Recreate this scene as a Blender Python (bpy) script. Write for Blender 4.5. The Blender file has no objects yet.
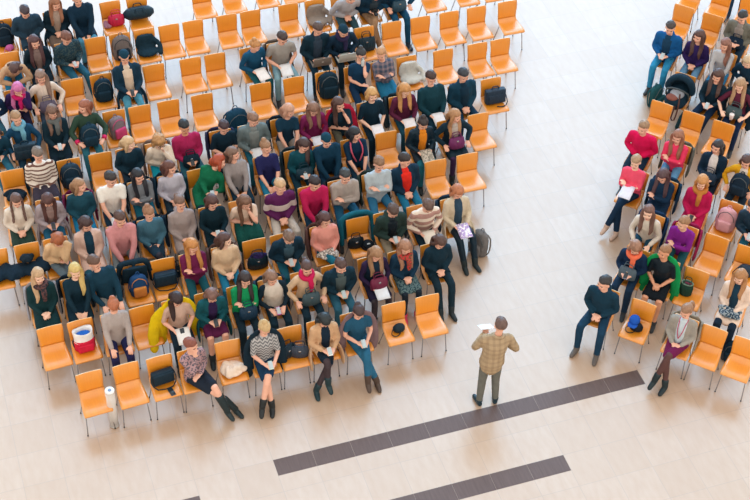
import bpy, bmesh, math, random
from math import sin, cos, pi, radians as R, sqrt, atan2
from mathutils import Vector as V, Matrix as M, Quaternion as Q

# ---------------------------------------------------------------- camera, light, exposure
scene = bpy.context.scene
C = scene.collection
cam_data = bpy.data.cameras.new('camera')
cam = bpy.data.objects.new('camera', cam_data); C.objects.link(cam)
cam_data.sensor_fit = 'HORIZONTAL'; cam_data.sensor_width = 36.0
cam_data.lens = 73.6002
cam_data.clip_end = 300
cam.matrix_world = M(((0.947731,0.205318,-0.244232,-8.454156),(-0.317656,0.679112,-0.661741,-15.668460),(0.029994,0.704735,0.708836,17.548372),(0.000000,0.000000,0.000000,1.000000)))
scene.camera = cam

world = bpy.data.worlds.new('hall_daylight'); scene.world = world
world.use_nodes = True
nt = world.node_tree; nt.nodes.clear()
wo = nt.nodes.new('ShaderNodeOutputWorld'); bg = nt.nodes.new('ShaderNodeBackground')
tc = nt.nodes.new('ShaderNodeTexCoord'); sx = nt.nodes.new('ShaderNodeSeparateXYZ')
nt.links.new(tc.outputs['Generated'], sx.inputs[0])
def wn(kind, **kw):
    x = nt.nodes.new(kind)
    for k, v in kw.items(): setattr(x, k, v)
    return x
near = wn('ShaderNodeMapRange'); near.inputs[1].default_value = -1; near.inputs[2].default_value = 1
nt.links.new(sx.outputs['Y'], near.inputs[0])
amb = wn('ShaderNodeMix', data_type='RGBA'); nt.links.new(near.outputs[0], amb.inputs[0])
amb.inputs[6].default_value = (1.60, 1.47, 1.28, 1); amb.inputs[7].default_value = (.85, .90, .94, 1)
# the glazed end of the hall, high up beyond the audience
dot = wn('ShaderNodeVectorMath', operation='DOT_PRODUCT'); nt.links.new(tc.outputs['Generated'], dot.inputs[0]); dot.inputs[1].default_value = (.310, .852, .423)
win = wn('ShaderNodeMapRange', interpolation_type='SMOOTHSTEP'); win.inputs[1].default_value = .78; win.inputs[2].default_value = .985
nt.links.new(dot.outputs['Value'], win.inputs[0])
sky = wn('ShaderNodeMix', data_type='RGBA'); nt.links.new(win.outputs[0], sky.inputs[0]); nt.links.new(amb.outputs[2], sky.inputs[6])
sky.inputs[7].default_value = (2.8, 4.65, 6.4, 1)
nt.links.new(sky.outputs[2], bg.inputs[0]); bg.inputs[1].default_value = 1.0
nt.links.new(bg.outputs[0], wo.inputs[0])
sun_data = bpy.data.lights.new('sun', 'SUN'); sun = bpy.data.objects.new('sun', sun_data); C.objects.link(sun)
sun_data.energy = 0.2; sun_data.angle = R(50); sun_data.color = (1.0, 0.97, 0.93)
sun.rotation_euler = V((0.35, -0.75, -1.0)).to_track_quat('-Z', 'Y').to_euler()
vs = scene.view_settings
vs.view_transform = 'Standard'; vs.look = 'None'; vs.exposure = 0.0; vs.gamma = 1; vs.use_curve_mapping = False

# ---------------------------------------------------------------- materials
def lin(h):
    h = h.lstrip('#')
    f = lambda c: c / 12.92 if c <= .04045 else ((c + .055) / 1.055) ** 2.4
    return tuple(f(int(h[i:i + 2], 16) / 255) for i in (0, 2, 4))
MATS = {}
def base_mat(name, rough=.8, spec=.3):
    m = bpy.data.materials.new(name); m.use_nodes = True
    n = m.node_tree; b = n.nodes['Principled BSDF']
    b.inputs['Roughness'].default_value = rough
    b.inputs['Specular IOR Level'].default_value = spec
    return m, n, b
def mix(n, fac, a, b):
    x = n.nodes.new('ShaderNodeMix'); x.data_type = 'RGBA'
    for s, v in ((0, fac), (6, a), (7, b)):
        if hasattr(v, 'is_output'): n.links.new(v, x.inputs[s])
        else: x.inputs[s].default_value = v if s == 0 else (*v, 1)
    return x.outputs[2]
def math_node(n, op, a, b=None):
    x = n.nodes.new('ShaderNodeMath'); x.operation = op
    for s, v in ((0, a), (1, b)):
        if v is None: continue
        if hasattr(v, 'is_output'): n.links.new(v, x.inputs[s])
        else: x.inputs[s].default_value = v
    return x.outputs[0]
def noise(n, scale, detail=2, vec=None):
    x = n.nodes.new('ShaderNodeTexNoise'); x.inputs['Scale'].default_value = scale; x.inputs['Detail'].default_value = detail
    if vec: n.links.new(vec, x.inputs['Vector'])
    return x.outputs[0]
def cloth(spec, rough=.85):
    """'hex' or 'hex/pattern/hex2'"""
    if spec in MATS: return MATS[spec]
    a = spec.split('/'); c1 = lin(a[0])
    if max(c1) < .09: c1 = (c1[0] * .55, c1[1] * .95, c1[2] * 1.35)          # the dark cloth here is blue-black
    m, n, b = base_mat('fabric_' + a[0], rough, .25)
    tcn = n.nodes.new('ShaderNodeTexCoord'); ob = tcn.outputs['Object']
    nz = noise(n, 9, 3, ob)
    col = mix(n, nz, tuple(c * .75 for c in c1), tuple(min(1, c * 1.25) for c in c1))
    if len(a) > 1:
        c2 = lin(a[2]); sp = n.nodes.new('ShaderNodeSeparateXYZ'); n.links.new(ob, sp.inputs[0])
        x, y, z = sp.outputs
        if a[1] == 'stripe': f = math_node(n, 'GREATER_THAN', math_node(n, 'SINE', math_node(n, 'MULTIPLY', z, 95.)), .45)
        elif a[1] == 'wide': f = math_node(n, 'GREATER_THAN', math_node(n, 'SINE', math_node(n, 'MULTIPLY', z, 42.)), .25)
        elif a[1] == 'band':
            f = math_node(n, 'MULTIPLY', math_node(n, 'GREATER_THAN', z, .80), math_node(n, 'LESS_THAN', z, .93))
        elif a[1] == 'plaid':
            fx = math_node(n, 'GREATER_THAN', math_node(n, 'SINE', math_node(n, 'MULTIPLY', x, 75.)), .2)
            fz = math_node(n, 'GREATER_THAN', math_node(n, 'SINE', math_node(n, 'MULTIPLY', z, 75.)), .2)
            f = math_node(n, 'MULTIPLY', math_node(n, 'ADD', fx, fz), .5)
        elif a[1] == 'zig':
            w = math_node(n, 'PINGPONG', math_node(n, 'MULTIPLY', x, 1.), .035)
            f = math_node(n, 'GREATER_THAN', math_node(n, 'SINE', math_node(n, 'MULTIPLY', math_node(n, 'ADD', z, w), 120.)), 0.)
        else:
            f = math_node(n, 'GREATER_THAN', noise(n, 38, 1, ob), .53)
        col = mix(n, f, col, c2)
    n.links.new(col, b.inputs['Base Color'])
    bp = n.nodes.new('ShaderNodeBump'); bp.inputs['Strength'].default_value = .8; bp.inputs['Distance'].default_value = .035
    mpn = n.nodes.new('ShaderNodeMapping'); mpn.inputs['Scale'].default_value = (1, 1, .45); n.links.new(ob, mpn.inputs[0])
    n.links.new(noise(n, 13, 3, mpn.outputs[0]), bp.inputs['Height']); n.links.new(bp.outputs[0], b.inputs['Normal'])
    MATS[spec] = m
    return m
def plain(name, hexc, rough=.5, metal=0., spec=.4, var=.12, sc=20):
    k = name + hexc
    if k in MATS: return MATS[k]
    m, n, b = base_mat(name, rough, spec); c = lin(hexc)
    tcn = n.nodes.new('ShaderNodeTexCoord')
    n.links.new(mix(n, noise(n, sc, 2, tcn.outputs['Object']), tuple(v * (1 - var) for v in c), tuple(min(1, v * (1 + var)) for v in c)), b.inputs['Base Color'])
    b.inputs['Metallic'].default_value = metal
    MATS[k] = m
    return m
def hair_mat(h):
    k = 'hair' + h
    if k in MATS: return MATS[k]
    m, n, b = base_mat('hair_' + h, .45, .45); c = lin(h)
    tcn = n.nodes.new('ShaderNodeTexCoord'); mp = n.nodes.new('ShaderNodeMapping'); mp.inputs['Scale'].default_value = (30, 30, 6)
    n.links.new(tcn.outputs['Object'], mp.inputs[0])
    nz = noise(n, 1.0, 3, mp.outputs[0])
    n.links.new(mix(n, nz, tuple(v * .45 for v in c), tuple(min(.8, v * (1.9 if max(c) < .3 else 1.35)) for v in c)), b.inputs['Base Color'])
    bp = n.nodes.new('ShaderNodeBump'); bp.inputs['Strength'].default_value = .7; bp.inputs['Distance'].default_value = .012
    n.links.new(nz, bp.inputs['Height']); n.links.new(bp.outputs[0], b.inputs['Normal'])
    MATS[k] = m
    return m
def wood_mat(name, c1, c2, rough, coat=.8):
    m, n, b = base_mat(name, rough, .5)
    tcn = n.nodes.new('ShaderNodeTexCoord'); mp = n.nodes.new('ShaderNodeMapping'); mp.inputs['Scale'].default_value = (38, 3, 3)
    n.links.new(tcn.outputs['Object'], mp.inputs[0])
    n.links.new(mix(n, noise(n, 1.0, 4, mp.outputs[0]), lin(c1), lin(c2)), b.inputs['Base Color'])
    b.inputs['Coat Weight'].default_value = coat; b.inputs['Coat Roughness'].default_value = .3; b.inputs['Specular IOR Level'].default_value = .9 if coat else .4
    return m
WOOD = wood_mat('orange_plywood', 'e0861a', 'ee9c2c', .34)
EDGE = wood_mat('plywood_edge', 'ecc890', 'f4d8a8', .6)
CHROME = plain('chrome_tube', 'a8acb2', .25, .9)
RUBBER = plain('black_rubber', '2a2c30', .7)
SKIN = {k: plain('skin', h, .5, 0, .35, .06, 30) for k, h in (('p', 'e8b098'), ('t', 'd89a7a'), ('f', 'f0c2aa'))}
EYE = plain('eye', '241c1c', .3); LIP = plain('lip', 'b05a58', .5)

# ---------------------------------------------------------------- mesh helpers
def ring(bm, c, ax, ay, a, b, n):
    return [bm.verts.new(c + ax * (a * cos(2 * pi * i / n)) + ay * (b * sin(2 * pi * i / n))) for i in range(n)]
def bridge(bm, r0, r1):
    n = len(r0)
    for i in range(n): bm.faces.new((r0[i], r0[(i + 1) % n], r1[(i + 1) % n], r1[i]))
def loft(bm, secs, n=12):
    """secs: (centre, x axis, y axis, half a, half b); closed at both ends"""
    rs = [ring(bm, *s, n) for s in secs]
    for a, b in zip(rs, rs[1:]): bridge(bm, a, b)
    bm.faces.new(rs[0][::-1]); bm.faces.new(rs[-1])
def tube(bm, pts, rad, n=8, flat=1.0, up=None, rnd=True):
    pts = [V(p) for p in pts]
    if not hasattr(rad, '__len__'): rad = [rad] * len(pts)
    T = []
    for i in range(len(pts)):
        t = (pts[min(i + 1, len(pts) - 1)] - pts[max(i - 1, 0)])
        T.append(t.normalized() if t.length > 1e-9 else V((0, 0, 1)))
    u = V(up) if up else (V((0, 0, 1)) if abs(T[0].z) < .9 else V((0, 1, 0)))
    secs = []
    for i, (p, t) in enumerate(zip(pts, T)):
        u = (u - t * u.dot(t))
        u = u.normalized() if u.length > 1e-6 else t.orthogonal().normalized()
        w = t.cross(u)
        if rnd and i == 0: secs.append((p - t * rad[0] * .75, w, u, rad[0] * .45, rad[0] * .45 * flat))
        secs.append((p, w, u, rad[i], rad[i] * flat))
        if rnd and i == len(pts) - 1: secs.append((p + t * rad[i] * .75, w, u, rad[i] * .45, rad[i] * .45 * flat))
    loft(bm, secs, n)
def ellip(bm, c, r, mat=None, nu=12, nv=8, fn=None):
    rings = []
    mat = mat or M.Identity(3); c = V(c)
    def pt(th, ph):
        d = V((sin(th) * cos(ph), sin(th) * sin(ph), cos(th)))
        k = fn(d) if fn else 1
        return c + mat @ V((d.x * r[0] * k, d.y * r[1] * k, d.z * r[2] * k))
    top = bm.verts.new(pt(0, 0)); bot = bm.verts.new(pt(pi, 0))
    for j in range(1, nv): rings.append([bm.verts.new(pt(pi * j / nv, 2 * pi * i / nu)) for i in range(nu)])
    for a, b in zip(rings, rings[1:]): bridge(bm, b, a)
    for i in range(nu):
        bm.faces.new((top, rings[0][i], rings[0][(i + 1) % nu]))
        bm.faces.new((bot, rings[-1][(i + 1) % nu], rings[-1][i]))
def rbox(bm, c, s, r=.02, mat=None, seg=2, taper=1.0):
    """rounded box, half sizes s; taper scales the top"""
    t = bmesh.new(); bmesh.ops.create_cube(t, size=2)
    for v in t.verts: v.co = V((v.co.x * s[0], v.co.y * s[1], v.co.z * s[2]))
    if r > 0: bmesh.ops.bevel(t, geom=t.edges[:], offset=min(r, min(s) * .95), segments=seg, profile=.5, affect='EDGES')
    mat = mat or M.Identity(3)
    vm = {}
    for v in t.verts:
        k = 1 + (taper - 1) * (v.co.z / s[2] + 1) / 2
        vm[v] = bm.verts.new(V(c) + mat @ V((v.co.x * k, v.co.y * k, v.co.z)))
    for f in t.faces: bm.faces.new([vm[v] for v in f.verts])
    t.free()
PENDING = []
def obj(name, bm, mat, parent=None, vox=None, smooth=2, adapt=0.0, sh=True):
    bmesh.ops.recalc_face_normals(bm, faces=bm.faces[:])
    me = bpy.data.meshes.new(name); bm.to_mesh(me); bm.free()
    for m in (mat if isinstance(mat, (list, tuple)) else [mat]): me.materials.append(m)
    if sh:
        for p in me.polygons: p.use_smooth = True
    o = bpy.data.objects.new(name, me); C.objects.link(o)
    if parent: o.parent = parent
    if vox:
        md = o.modifiers.new('r', 'REMESH'); md.mode = 'VOXEL'; md.voxel_size = vox; md.adaptivity = adapt; md.use_smooth_shade = True
        if smooth:
            sm = o.modifiers.new('s', 'SMOOTH'); sm.iterations = smooth; sm.factor = .5
        PENDING.append(o)
    return o
def flush():
    dg = bpy.context.evaluated_depsgraph_get()
    done = []
    for o in PENDING: done.append((o, bpy.data.meshes.new_from_object(o.evaluated_get(dg))))
    for o, me in done:
        mats = list(o.data.materials); o.modifiers.clear(); old = o.data; o.data = me; bpy.data.meshes.remove(old)
        if len(me.materials) == 0:
            for m in mats: me.materials.append(m)
    PENDING.clear()
def tag(o, label, cat, group=None, kind=None):
    o['label'] = label; o['category'] = cat
    if group: o['group'] = group
    if kind: o['kind'] = kind
    return o
def empty(name, loc=(0, 0, 0), rz=0):
    o = bpy.data.objects.new(name, None); C.objects.link(o); o.empty_display_size = .1
    o.location = loc; o.rotation_euler = (0, 0, rz)
    return o
def dup(root):
    r = root.copy(); C.objects.link(r)
    for ch in list(root.children):
        c = ch.copy(); C.objects.link(c); c.parent = r
        for g in ch.children:
            d = g.copy(); C.objects.link(d); d.parent = c
    return r

# ---------------------------------------------------------------- floor
T = .57
def floor():
    bm = bmesh.new(); bmesh.ops.create_grid(bm, x_segments=1, y_segments=1, size=30)
    m, n, b = base_mat('floor_tiles', .26, 1.0)
    tcn = n.nodes.new('ShaderNodeTexCoord'); sp = n.nodes.new('ShaderNodeSeparateXYZ'); n.links.new(tcn.outputs['Object'], sp.inputs[0])
    def saw(v, off=0.):
        return math_node(n, 'DIVIDE', math_node(n, 'FLOORED_MODULO', math_node(n, 'ADD', v, off), T), T) if False else math_node(n, 'FRACT', math_node(n, 'DIVIDE', math_node(n, 'ADD', v, off), T))
    fx, fy = saw(sp.outputs[0], 57.), saw(sp.outputs[1], 57.)
    def line(f, w):
        d = math_node(n, 'ABSOLUTE', math_node(n, 'SUBTRACT', f, .5))
        return math_node(n, 'GREATER_THAN', d, .5 - w)
    g = math_node(n, 'MAXIMUM', line(fx, .0075), line(fy, .0075))
    cell = n.nodes.new('ShaderNodeCombineXYZ')
    for i in (0, 1): n.links.new(math_node(n, 'FLOOR', math_node(n, 'DIVIDE', math_node(n, 'ADD', sp.outputs[i], 57.), T)), cell.inputs[i])
    wn = n.nodes.new('ShaderNodeTexWhiteNoise'); wn.noise_dimensions = '2D'; n.links.new(cell.outputs[0], wn.inputs['Vector'])
    mp = n.nodes.new('ShaderNodeMapping'); mp.inputs['Scale'].default_value = (5, 1.6, 1); mp.inputs['Rotation'].default_value = (0, 0, .5); n.links.new(tcn.outputs['Object'], mp.inputs[0])
    vein = noise(n, 2.2, 5, mp.outputs[0])
    c = mix(n, wn.outputs['Value'], lin('c4aa94'), lin('ccb5a2'))
    c = mix(n, vein, c, lin('ba9c84'))
    c = mix(n, math_node(n, 'MULTIPLY', g, .55), c, lin('a8968a'))
    n.links.new(c, b.inputs['Base Color'])
    o = obj('floor', bm, m, sh=False); o.location = (0, 2, 0); o['kind'] = 'structure'
    o.data.transform(M.Translation((0, -2, 0))) if False else None
    return o
def floor_build():
    o = floor(); o.location = (0, 0, 0)
    dm = wood_mat('dark_stripe_tile', '54423e', '6c5854', .5, 0.)
    k = 0
    def stripe(x0, x1, y0, y1):
        nonlocal k
        k += 1
        bm = bmesh.new(); n = round((x1 - x0) / T); 
        for i in range(n):
            a, b = x0 + (x1 - x0) * i / n, x0 + (x1 - x0) * (i + 1) / n
            rbox(bm, ((a + b) / 2, (y0 + y1) / 2, -.0035), ((b - a) / 2 - .0015, (y1 - y0) / 2, .005), .0008, seg=1)
        s = obj('trim_%d' % k, bm, dm, sh=False); s['kind'] = 'structure'
    stripe(-9 * T, 1 * T, -5.5 * T, -5 * T)
    stripe(-9 * T, -2 * T, -7.5 * T, -7 * T)
    stripe(-17 * T, -11 * T, -6 * T, -5.5 * T)

# ---------------------------------------------------------------- chair (faces -y, origin on the floor under the seat centre)
SEAT = .458
def chair_proto():
    root = empty('chair')
    def shell(prof, name):
        bm = bmesh.new(); nx = 10; th = .011
        top, botm = [], []
        for i, (y, z, hw, dish) in enumerate(prof):
            a = prof[max(i - 1, 0)]; b = prof[min(i + 1, len(prof) - 1)]
            ty, tz = b[0] - a[0], b[1] - a[1]; L = sqrt(ty * ty + tz * tz); ny, nz = -tz / L, ty / L
            rt, rb = [], []
            for j in range(nx + 1):
                u = j / nx * 2 - 1
                d = dish * u * u
                rt.append(bm.verts.new((u * hw, y + ny * d, z + nz * d)))
                rb.append(bm.verts.new((u * hw, y + ny * (d - th), z + nz * (d - th))))
            top.append(rt); botm.append(rb)
        def q(*f):
            return bm.faces.new(f)
        for i in range(len(prof) - 1):
            for j in range(nx):
                q(top[i][j], top[i][j + 1], top[i + 1][j + 1], top[i + 1][j]); q(botm[i + 1][j], botm[i + 1][j + 1], botm[i][j + 1], botm[i][j])
            for j in (0, nx): q(top[i][j], top[i + 1][j], botm[i + 1][j], botm[i][j]).material_index = 1
        for i in (0, len(prof) - 1):
            for j in range(nx): q(top[i][j], top[i][j + 1], botm[i][j + 1], botm[i][j]).material_index = 1
        o = obj(name, bm, [WOOD, EDGE], root, sh=False)
        for p in o.data.polygons: p.use_smooth = p.material_index == 0
        return o
    s = SEAT
    shell([(-.232, s - .022, .200, 0), (-.222, s - .006, .205, 0), (-.19, s + .004, .208, .003), (-.10, s, .206, .008), (0, s - .008, .200, .010), (.08, s - .008, .192, .010), (.135, s + .004, .186, .008), (.165, s + .026, .182, .006), (.180, s + .056, .180, .004)], 'seat')
    shell([(.180, s + .056, .180, .004), (.186, s + .09, .179, .004), (.190, s + .14, .180, .004), (.198, s + .21, .184, .012), (.212, s + .28, .188, .018), (.228, s + .34, .190, .018), (.240, s + .372, .188, .016), (.244, s + .384, .182, .014)], 'backrest')
    for sx_ in (-1, 1):
        for nm, a, b in (('leg', (.175 * sx_, -.15, s - .025), (.198 * sx_, -.205, .012)), ('leg', (.165 * sx_, .10, s - .03), (.195 * sx_, .235, .012))):
            bm = bmesh.new(); tube(bm, [a, b], .0085, 8)
            lg = obj('leg', bm, CHROME, root)
            bm = bmesh.new(); tube(bm, [V(b) + V((0, 0, .012)), V(b) - V((0, 0, .004))], .0105, 8, rnd=False); obj('foot_cap', bm, RUBBER, lg)
    bm = bmesh.new()
    for sx_ in (-1, 1): tube(bm, [(.175 * sx_, -.15, s - .025), (.165 * sx_, .10, s - .03)], .008, 6)
    for yy, xx in ((-.15, .175), (.10, .165)): tube(bm, [(-xx, yy, s - .027), (xx, yy, s - .027)], .008, 6)
    obj('seat_frame', bm, CHROME, root)
    return root

# ---------------------------------------------------------------- people (local frame: faces -y, origin on the floor)
def nrm(v): return v.normalized() if v.length > 1e-9 else V((0, 0, 1))
def crv(pts, k=2):
    """Catmull-Rom resample"""
    pts = [V(p) for p in pts]; P = [pts[0] * 2 - pts[1]] + pts + [pts[-1] * 2 - pts[-2]]
    out = []
    for i in range(1, len(P) - 2):
        a, b, c, d = P[i - 1:i + 3]
        for j in range(k):
            t = j / k
            out.append(.5 * ((2 * b) + (c - a) * t + (2 * a - 5 * b + 4 * c - d) * t * t + (3 * b - a - 3 * c + d) * t ** 3))
    out.append(pts[-1]); return out
def lerp_list(r, k=2):
    o = []
    for a, b in zip(r, r[1:]): o += [a + (b - a) * j / k for j in range(k)]
    return o + [r[-1]]
class Pose: pass
def pose(sex, lean, side, yaw, pitch, arms, legs, stand=False, twist=0):
    """joint positions of one figure"""
    p = Pose(); p.f = sex == 'f'
    s = .86 if p.f else .93; p.s = s; k = .92 if p.f else 1.0; p.k = k
    th, ph = R(lean), R(side)
    hipz = .93 if stand else .578
    def d(f): return V((sin(ph * f), -sin(th * f) * cos(ph * f), cos(th * f) * cos(ph * f)))
    p.hip = V((0, 0 if stand else -.012, hipz)); p.stand = stand
    p.waist = p.hip + d(.7) * .18 * s
    p.chest = p.waist + d(.95) * .20 * s
    p.sh = p.chest + d(1.1) * .125 * s
    p.nk = p.sh + d(1.1) * .065 * s
    nd = d(1.0)
    nd = nrm(nd + V((sin(R(yaw)) * .12, -sin(R(pitch)) * .35, 0)))
    p.hd = p.nk + nd * .165 * (s + .07)
    p.d = d
    def frame(t, tw):
        x = V((cos(tw), -sin(tw), 0)); x = nrm(x - t * x.dot(t)); f = t.cross(x) * -1
        return x, f                          # x axis, forward axis
    tw = R(twist)
    p.rings = [(p.hip + V((0, 0, -.075)), V((0, 0, 1)), 0), (p.hip, d(.5), 0), (p.waist, d(.8), tw * .3), (p.chest, d(1.), tw * .8), (p.sh, d(1.1), tw), (p.nk, d(1.1), tw)]
    p.frames = [frame(t, w) for _, t, w in p.rings]
    X, F = p.frames[4]; p.X, p.F = X, F
    # head axes
    y_, pt = R(yaw + twist * .6), R(pitch)
    p.H = (M.Rotation(y_, 3, 'Z') @ M.Rotation(pt, 3, 'X') @ M.Rotation(ph * .5, 3, 'Y'))
    hw = .150 if p.f else .180
    p.S = {}; p.E = {}; p.W = {}; p.HD = {}
    front = lambda z: None
    cx = p.chest + p.F * .16
    for sd in (-1, 1):
        p.S[sd] = p.sh + X * (hw * sd) - d(1.1) * .015
        pole = V((sd * .5, .35, -.8)); hd = V((-sd * .6, -.7, -.25))
        mid = V((p.sh.x * .5, 0, 0))
        a = arms
        if a == 'lap': w = V((sd * .065, -.20, .685)) + mid; hd = V((-sd * .8, -.55, -.15))
        elif a == 'phone': w = V((sd * .085, -.27, .76)) + mid; hd = V((-sd * .55, -.75, .12)); pole = V((sd * .5, .5, -.8))
        elif a == 'write': w = V((sd * .11, -.25, .715)) + mid; hd = V((-sd * .5, -.85, -.1))
        elif a == 'knees': w = V((sd * .13, -.31, .68)); hd = V((-sd * .1, -.95, -.25))
        elif a == 'down': w = V((sd * .06, -.37, .62)) + mid; hd = V((-sd * .45, -.6, -.65)); pole = V((sd * .6, .1, -.3))
        elif a == 'cross': w = cx + X * (-sd * .055) + V((0, -.030 - .022 * sd, -.07 + .02 * sd)); hd = V((-sd * .75, .58, .2)); pole = V((sd * .55, -.2, -.85))
        elif a in ('chin', 'chinl'):
            up = 1 if a == 'chin' else -1
            if sd == up: w = p.hd + p.H @ V((sd * .045, -.115, -.16)); hd = p.H @ V((-sd * .25, .25, .9)); pole = V((sd * .7, -.3, -.9))
            else: w = V((sd * .02, -.18, .74)) + mid; hd = V((-sd * .9, -.3, .0))
        elif a == 'hug': w = V((sd * .215, -.31, .76)) + mid; hd = V((-sd * .6, -.8, .0)); pole = V((sd * .9, .2, -.7))
        elif a == 'bagside': w = V((sd * .205, -.22, .73)) + mid; hd = V((-sd * .1, -.95, -.15)); pole = V((sd * .9, .3, -.7))
        elif a == 'side': w = V((sd * .27, -.20, .60)); hd = V((0, -.6, -.8))
        elif a == 'talk':                       # the standing speaker
            w = p.sh + X * (sd * .13) + F * (.24 if sd > 0 else .17) + V((0, 0, -.17 if sd > 0 else -.24)); hd = F * .8 - X * sd * .5
            pole = X * sd * .75 + V((0, 0, -.9)) - F * .3
        else: w = V((sd * .12, -.2, .68))
        l1, l2 = .275 * k, .245 * k
        v = w - p.S[sd]; D = min(v.length, (l1 + l2) * .985); v = nrm(v); w = p.S[sd] + v * D
        aa = (l1 * l1 - l2 * l2 + D * D) / (2 * D); hh = sqrt(max(l1 * l1 - aa * aa, 1e-5))
        po = nrm(pole - v * pole.dot(v))
        p.E[sd] = p.S[sd] + v * aa + po * hh; p.W[sd] = w; p.HD[sd] = nrm(hd)
    # legs
    p.J = {}; p.K = {}; p.A = {}; p.TO = {}
    for sd in (-1, 1):
        p.J[sd] = p.hip + V((sd * .088, -.02 if not stand else 0, 0))
        L = legs.split('@')[0]; shf = float(legs.split('@')[1]) if '@' in legs else 0.; kx, kz, ky = sd * .112, .545, -.415; ax_, ay, az = sd * .105, -.425, .085; to = V((sd * .15, -1, 0))
        if stand:
            kx, ky, kz = sd * .10, -.02, .50; ax_, ay, az = sd * .12, .02, .085; to = V((sd * .25, -1, 0))
        elif L == 'w': kx = sd * .165; ax_ = sd * .16
        elif L == 'f': ay = -.555; az = .085; ax_ = sd * .09
        elif L == 't': ay = -.25; ky = -.40
        elif L == 'ft': ay = -.54 if sd > 0 else -.30
        elif L == 'tf': ay = -.54 if sd < 0 else -.30
        elif L == 'r': kx += .07; ax_ += .15; ay = -.50
        elif L == 'l': kx -= .07; ax_ -= .15; ay = -.50
        elif L in ('x', 'xl'):
            q = 1 if L == 'x' else -1           # x: the +x leg lies over, its foot swings to -x
            if sd == q: kx, ky, kz = -q * .01, -.42, .67; ax_, ay, az = -q * .13, -.50, .27; to = V((-q * .35, -.85, -.45))
            else: kx, ky = -q * .035, -.40; ax_, ay = q * .03, -.42
        elif L == 'xf':                         # crossed at the shin, feet to the front
            if sd == 1: kx, ky, kz = -.02, -.42, .63; ax_, ay, az = -.10, -.58, .20; to = V((-.2, -.9, -.3))
            else: kx, ky = -.04, -.415; ax_, ay, az = .06, -.53, .085
        kx += shf * .4; ax_ += shf; to = to + V((shf * 1.2, 0, 0))
        p.K[sd] = V((kx, ky, kz)); p.A[sd] = V((ax_, ay, az)); p.TO[sd] = nrm(to)
    return p
def torso(bm, p, off, lo=0, hi=5, n=16, fat=1.0, narrow=1.0, fwd=0.0):
    f = p.f; s = p.s / .93
    A = [.152, .168, .130 if f else .146, .144 if f else .162, .130 if f else .152, .050]
    B = [.105, .122, .098 if f else .110, .122 if f else .122, .078, .050]
    secs = []
    for i in range(lo, hi + 1):
        c, t, w = p.rings[i]; x, fd = p.frames[i]
        a, b = A[i] * s * fat, B[i] * s * fat
        o = off if i < 5 else off * .6
        secs.append((c + fd * fwd, x, fd, (a + o) * narrow, b + o))
    # in-between ring for round shoulders
    if hi >= 5:
        c = p.rings[4][0].lerp(p.rings[5][0], .55); x, fd = p.frames[4]
        secs.insert(len(secs) - 1, (c + fd * fwd, x, fd, (.098 * s + off * .8) * narrow, .064 * s + off * .8))
    loft(bm, secs, n)
def sleeve(bm, p, sd, r, end=1.0, n=10):
    S, E, W = p.S[sd], p.E[sd], p.W[sd]
    S0 = S - p.X * (sd * .04)
    if end >= 1: pts = [S0, S, S.lerp(E, .5), E, E.lerp(W, .5), W - (W - E) * .04]; rr = [r * 1.15, r * 1.15, r * 1.0, r * .95, r * .85, r * .72]
    else: pts = [S0, S, S.lerp(E, .5), S.lerp(E, end)]; rr = [r * 1.1, r * 1.1, r * 1.02, r * 1.0]
    tube(bm, crv(pts), lerp_list(rr), n)
def leg_tube(bm, p, sd, r0, r1, r2, end=1.0, n=10):
    J, K, A = p.J[sd], p.K[sd], p.A[sd]
    if end >= 1: tube(bm, crv([J, J.lerp(K, .5), K, K.lerp(A, .45), A.lerp(K, .05)]), lerp_list([r0, r0 * .92, r1, r1 * .92, r2]), n)
    else: tube(bm, crv([J, J.lerp(K, .5), J.lerp(K, end)]), lerp_list([r0, r0 * .95, r1]), n)
def hand(bm, p, sd, k):
    W, h = p.W[sd], p.HD[sd]
    side = nrm(h.cross(V((0, 0, 1)))); 
    if side.length < .1: side = V((1, 0, 0))
    nn = side.cross(h)                       # back of the hand
    if nn.z < 0: nn = -nn
    tube(bm, [W - h * .02, W + h * .02, W + h * .055 * k, W + h * .09 * k], [.024, .031 * k, .040 * k, .036 * k], 10, .42, nn)
    for j, (o, L) in enumerate(((-.031, .066), (-.0105, .078), (.0105, .072), (.031, .056))):
        b = W + h * .085 * k + side * o * k
        dr = nrm(h + side * o * 3)
        tube(bm, [b - h * .02, b + dr * L * .4 * k, b + dr * L * .75 * k - nn * .016, b + dr * L * .92 * k - nn * .035], [.0092, .0088, .0082, .007], 6)
    ts = side if side.dot(V((-sd, 0, 0))) > 0 else -side
    b = W + h * .025 * k + ts * .026
    tube(bm, [b - ts * .012, b + ts * .022 + h * .022, b + ts * .032 + h * .05], [.013, .011, .008], 6)
def head(bm, p):
    H = p.H; c = p.hd; k = 1.02 if p.f else 1.07
    P = lambda x, y, z: c + H @ (V((x, y, z)) * k)
    E_ = lambda q, r: ellip(bm, P(*q), [v * k for v in r], H, 16, 12)
    E_((0, .012, .025), (.074, .094, .090)); E_((0, -.022, -.030), (.061, .066, .068)); E_((0, -.040, -.072), (.036, .040, .034))
    tube(bm, [P(0, -.074, .014), P(0, -.090, -.020), P(0, -.087, -.027)], [.007 * k, .0115 * k, .010 * k], 8)
    E_((0, -.074, -.052), (.026, .014, .014)); E_((0, -.068, .030), (.054, .014, .012))
    for sd in (-1, 1):
        E_((sd * .075, .010, -.010), (.010, .020, .030)); E_((sd * .038, -.070, -.020), (.022, .020, .022))
    tube(bm, [p.nk - p.d(1.1) * .05, p.nk + p.d(1.) * .02, P(0, .012, -.045)], [.060, .052, .050], 12)
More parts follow.
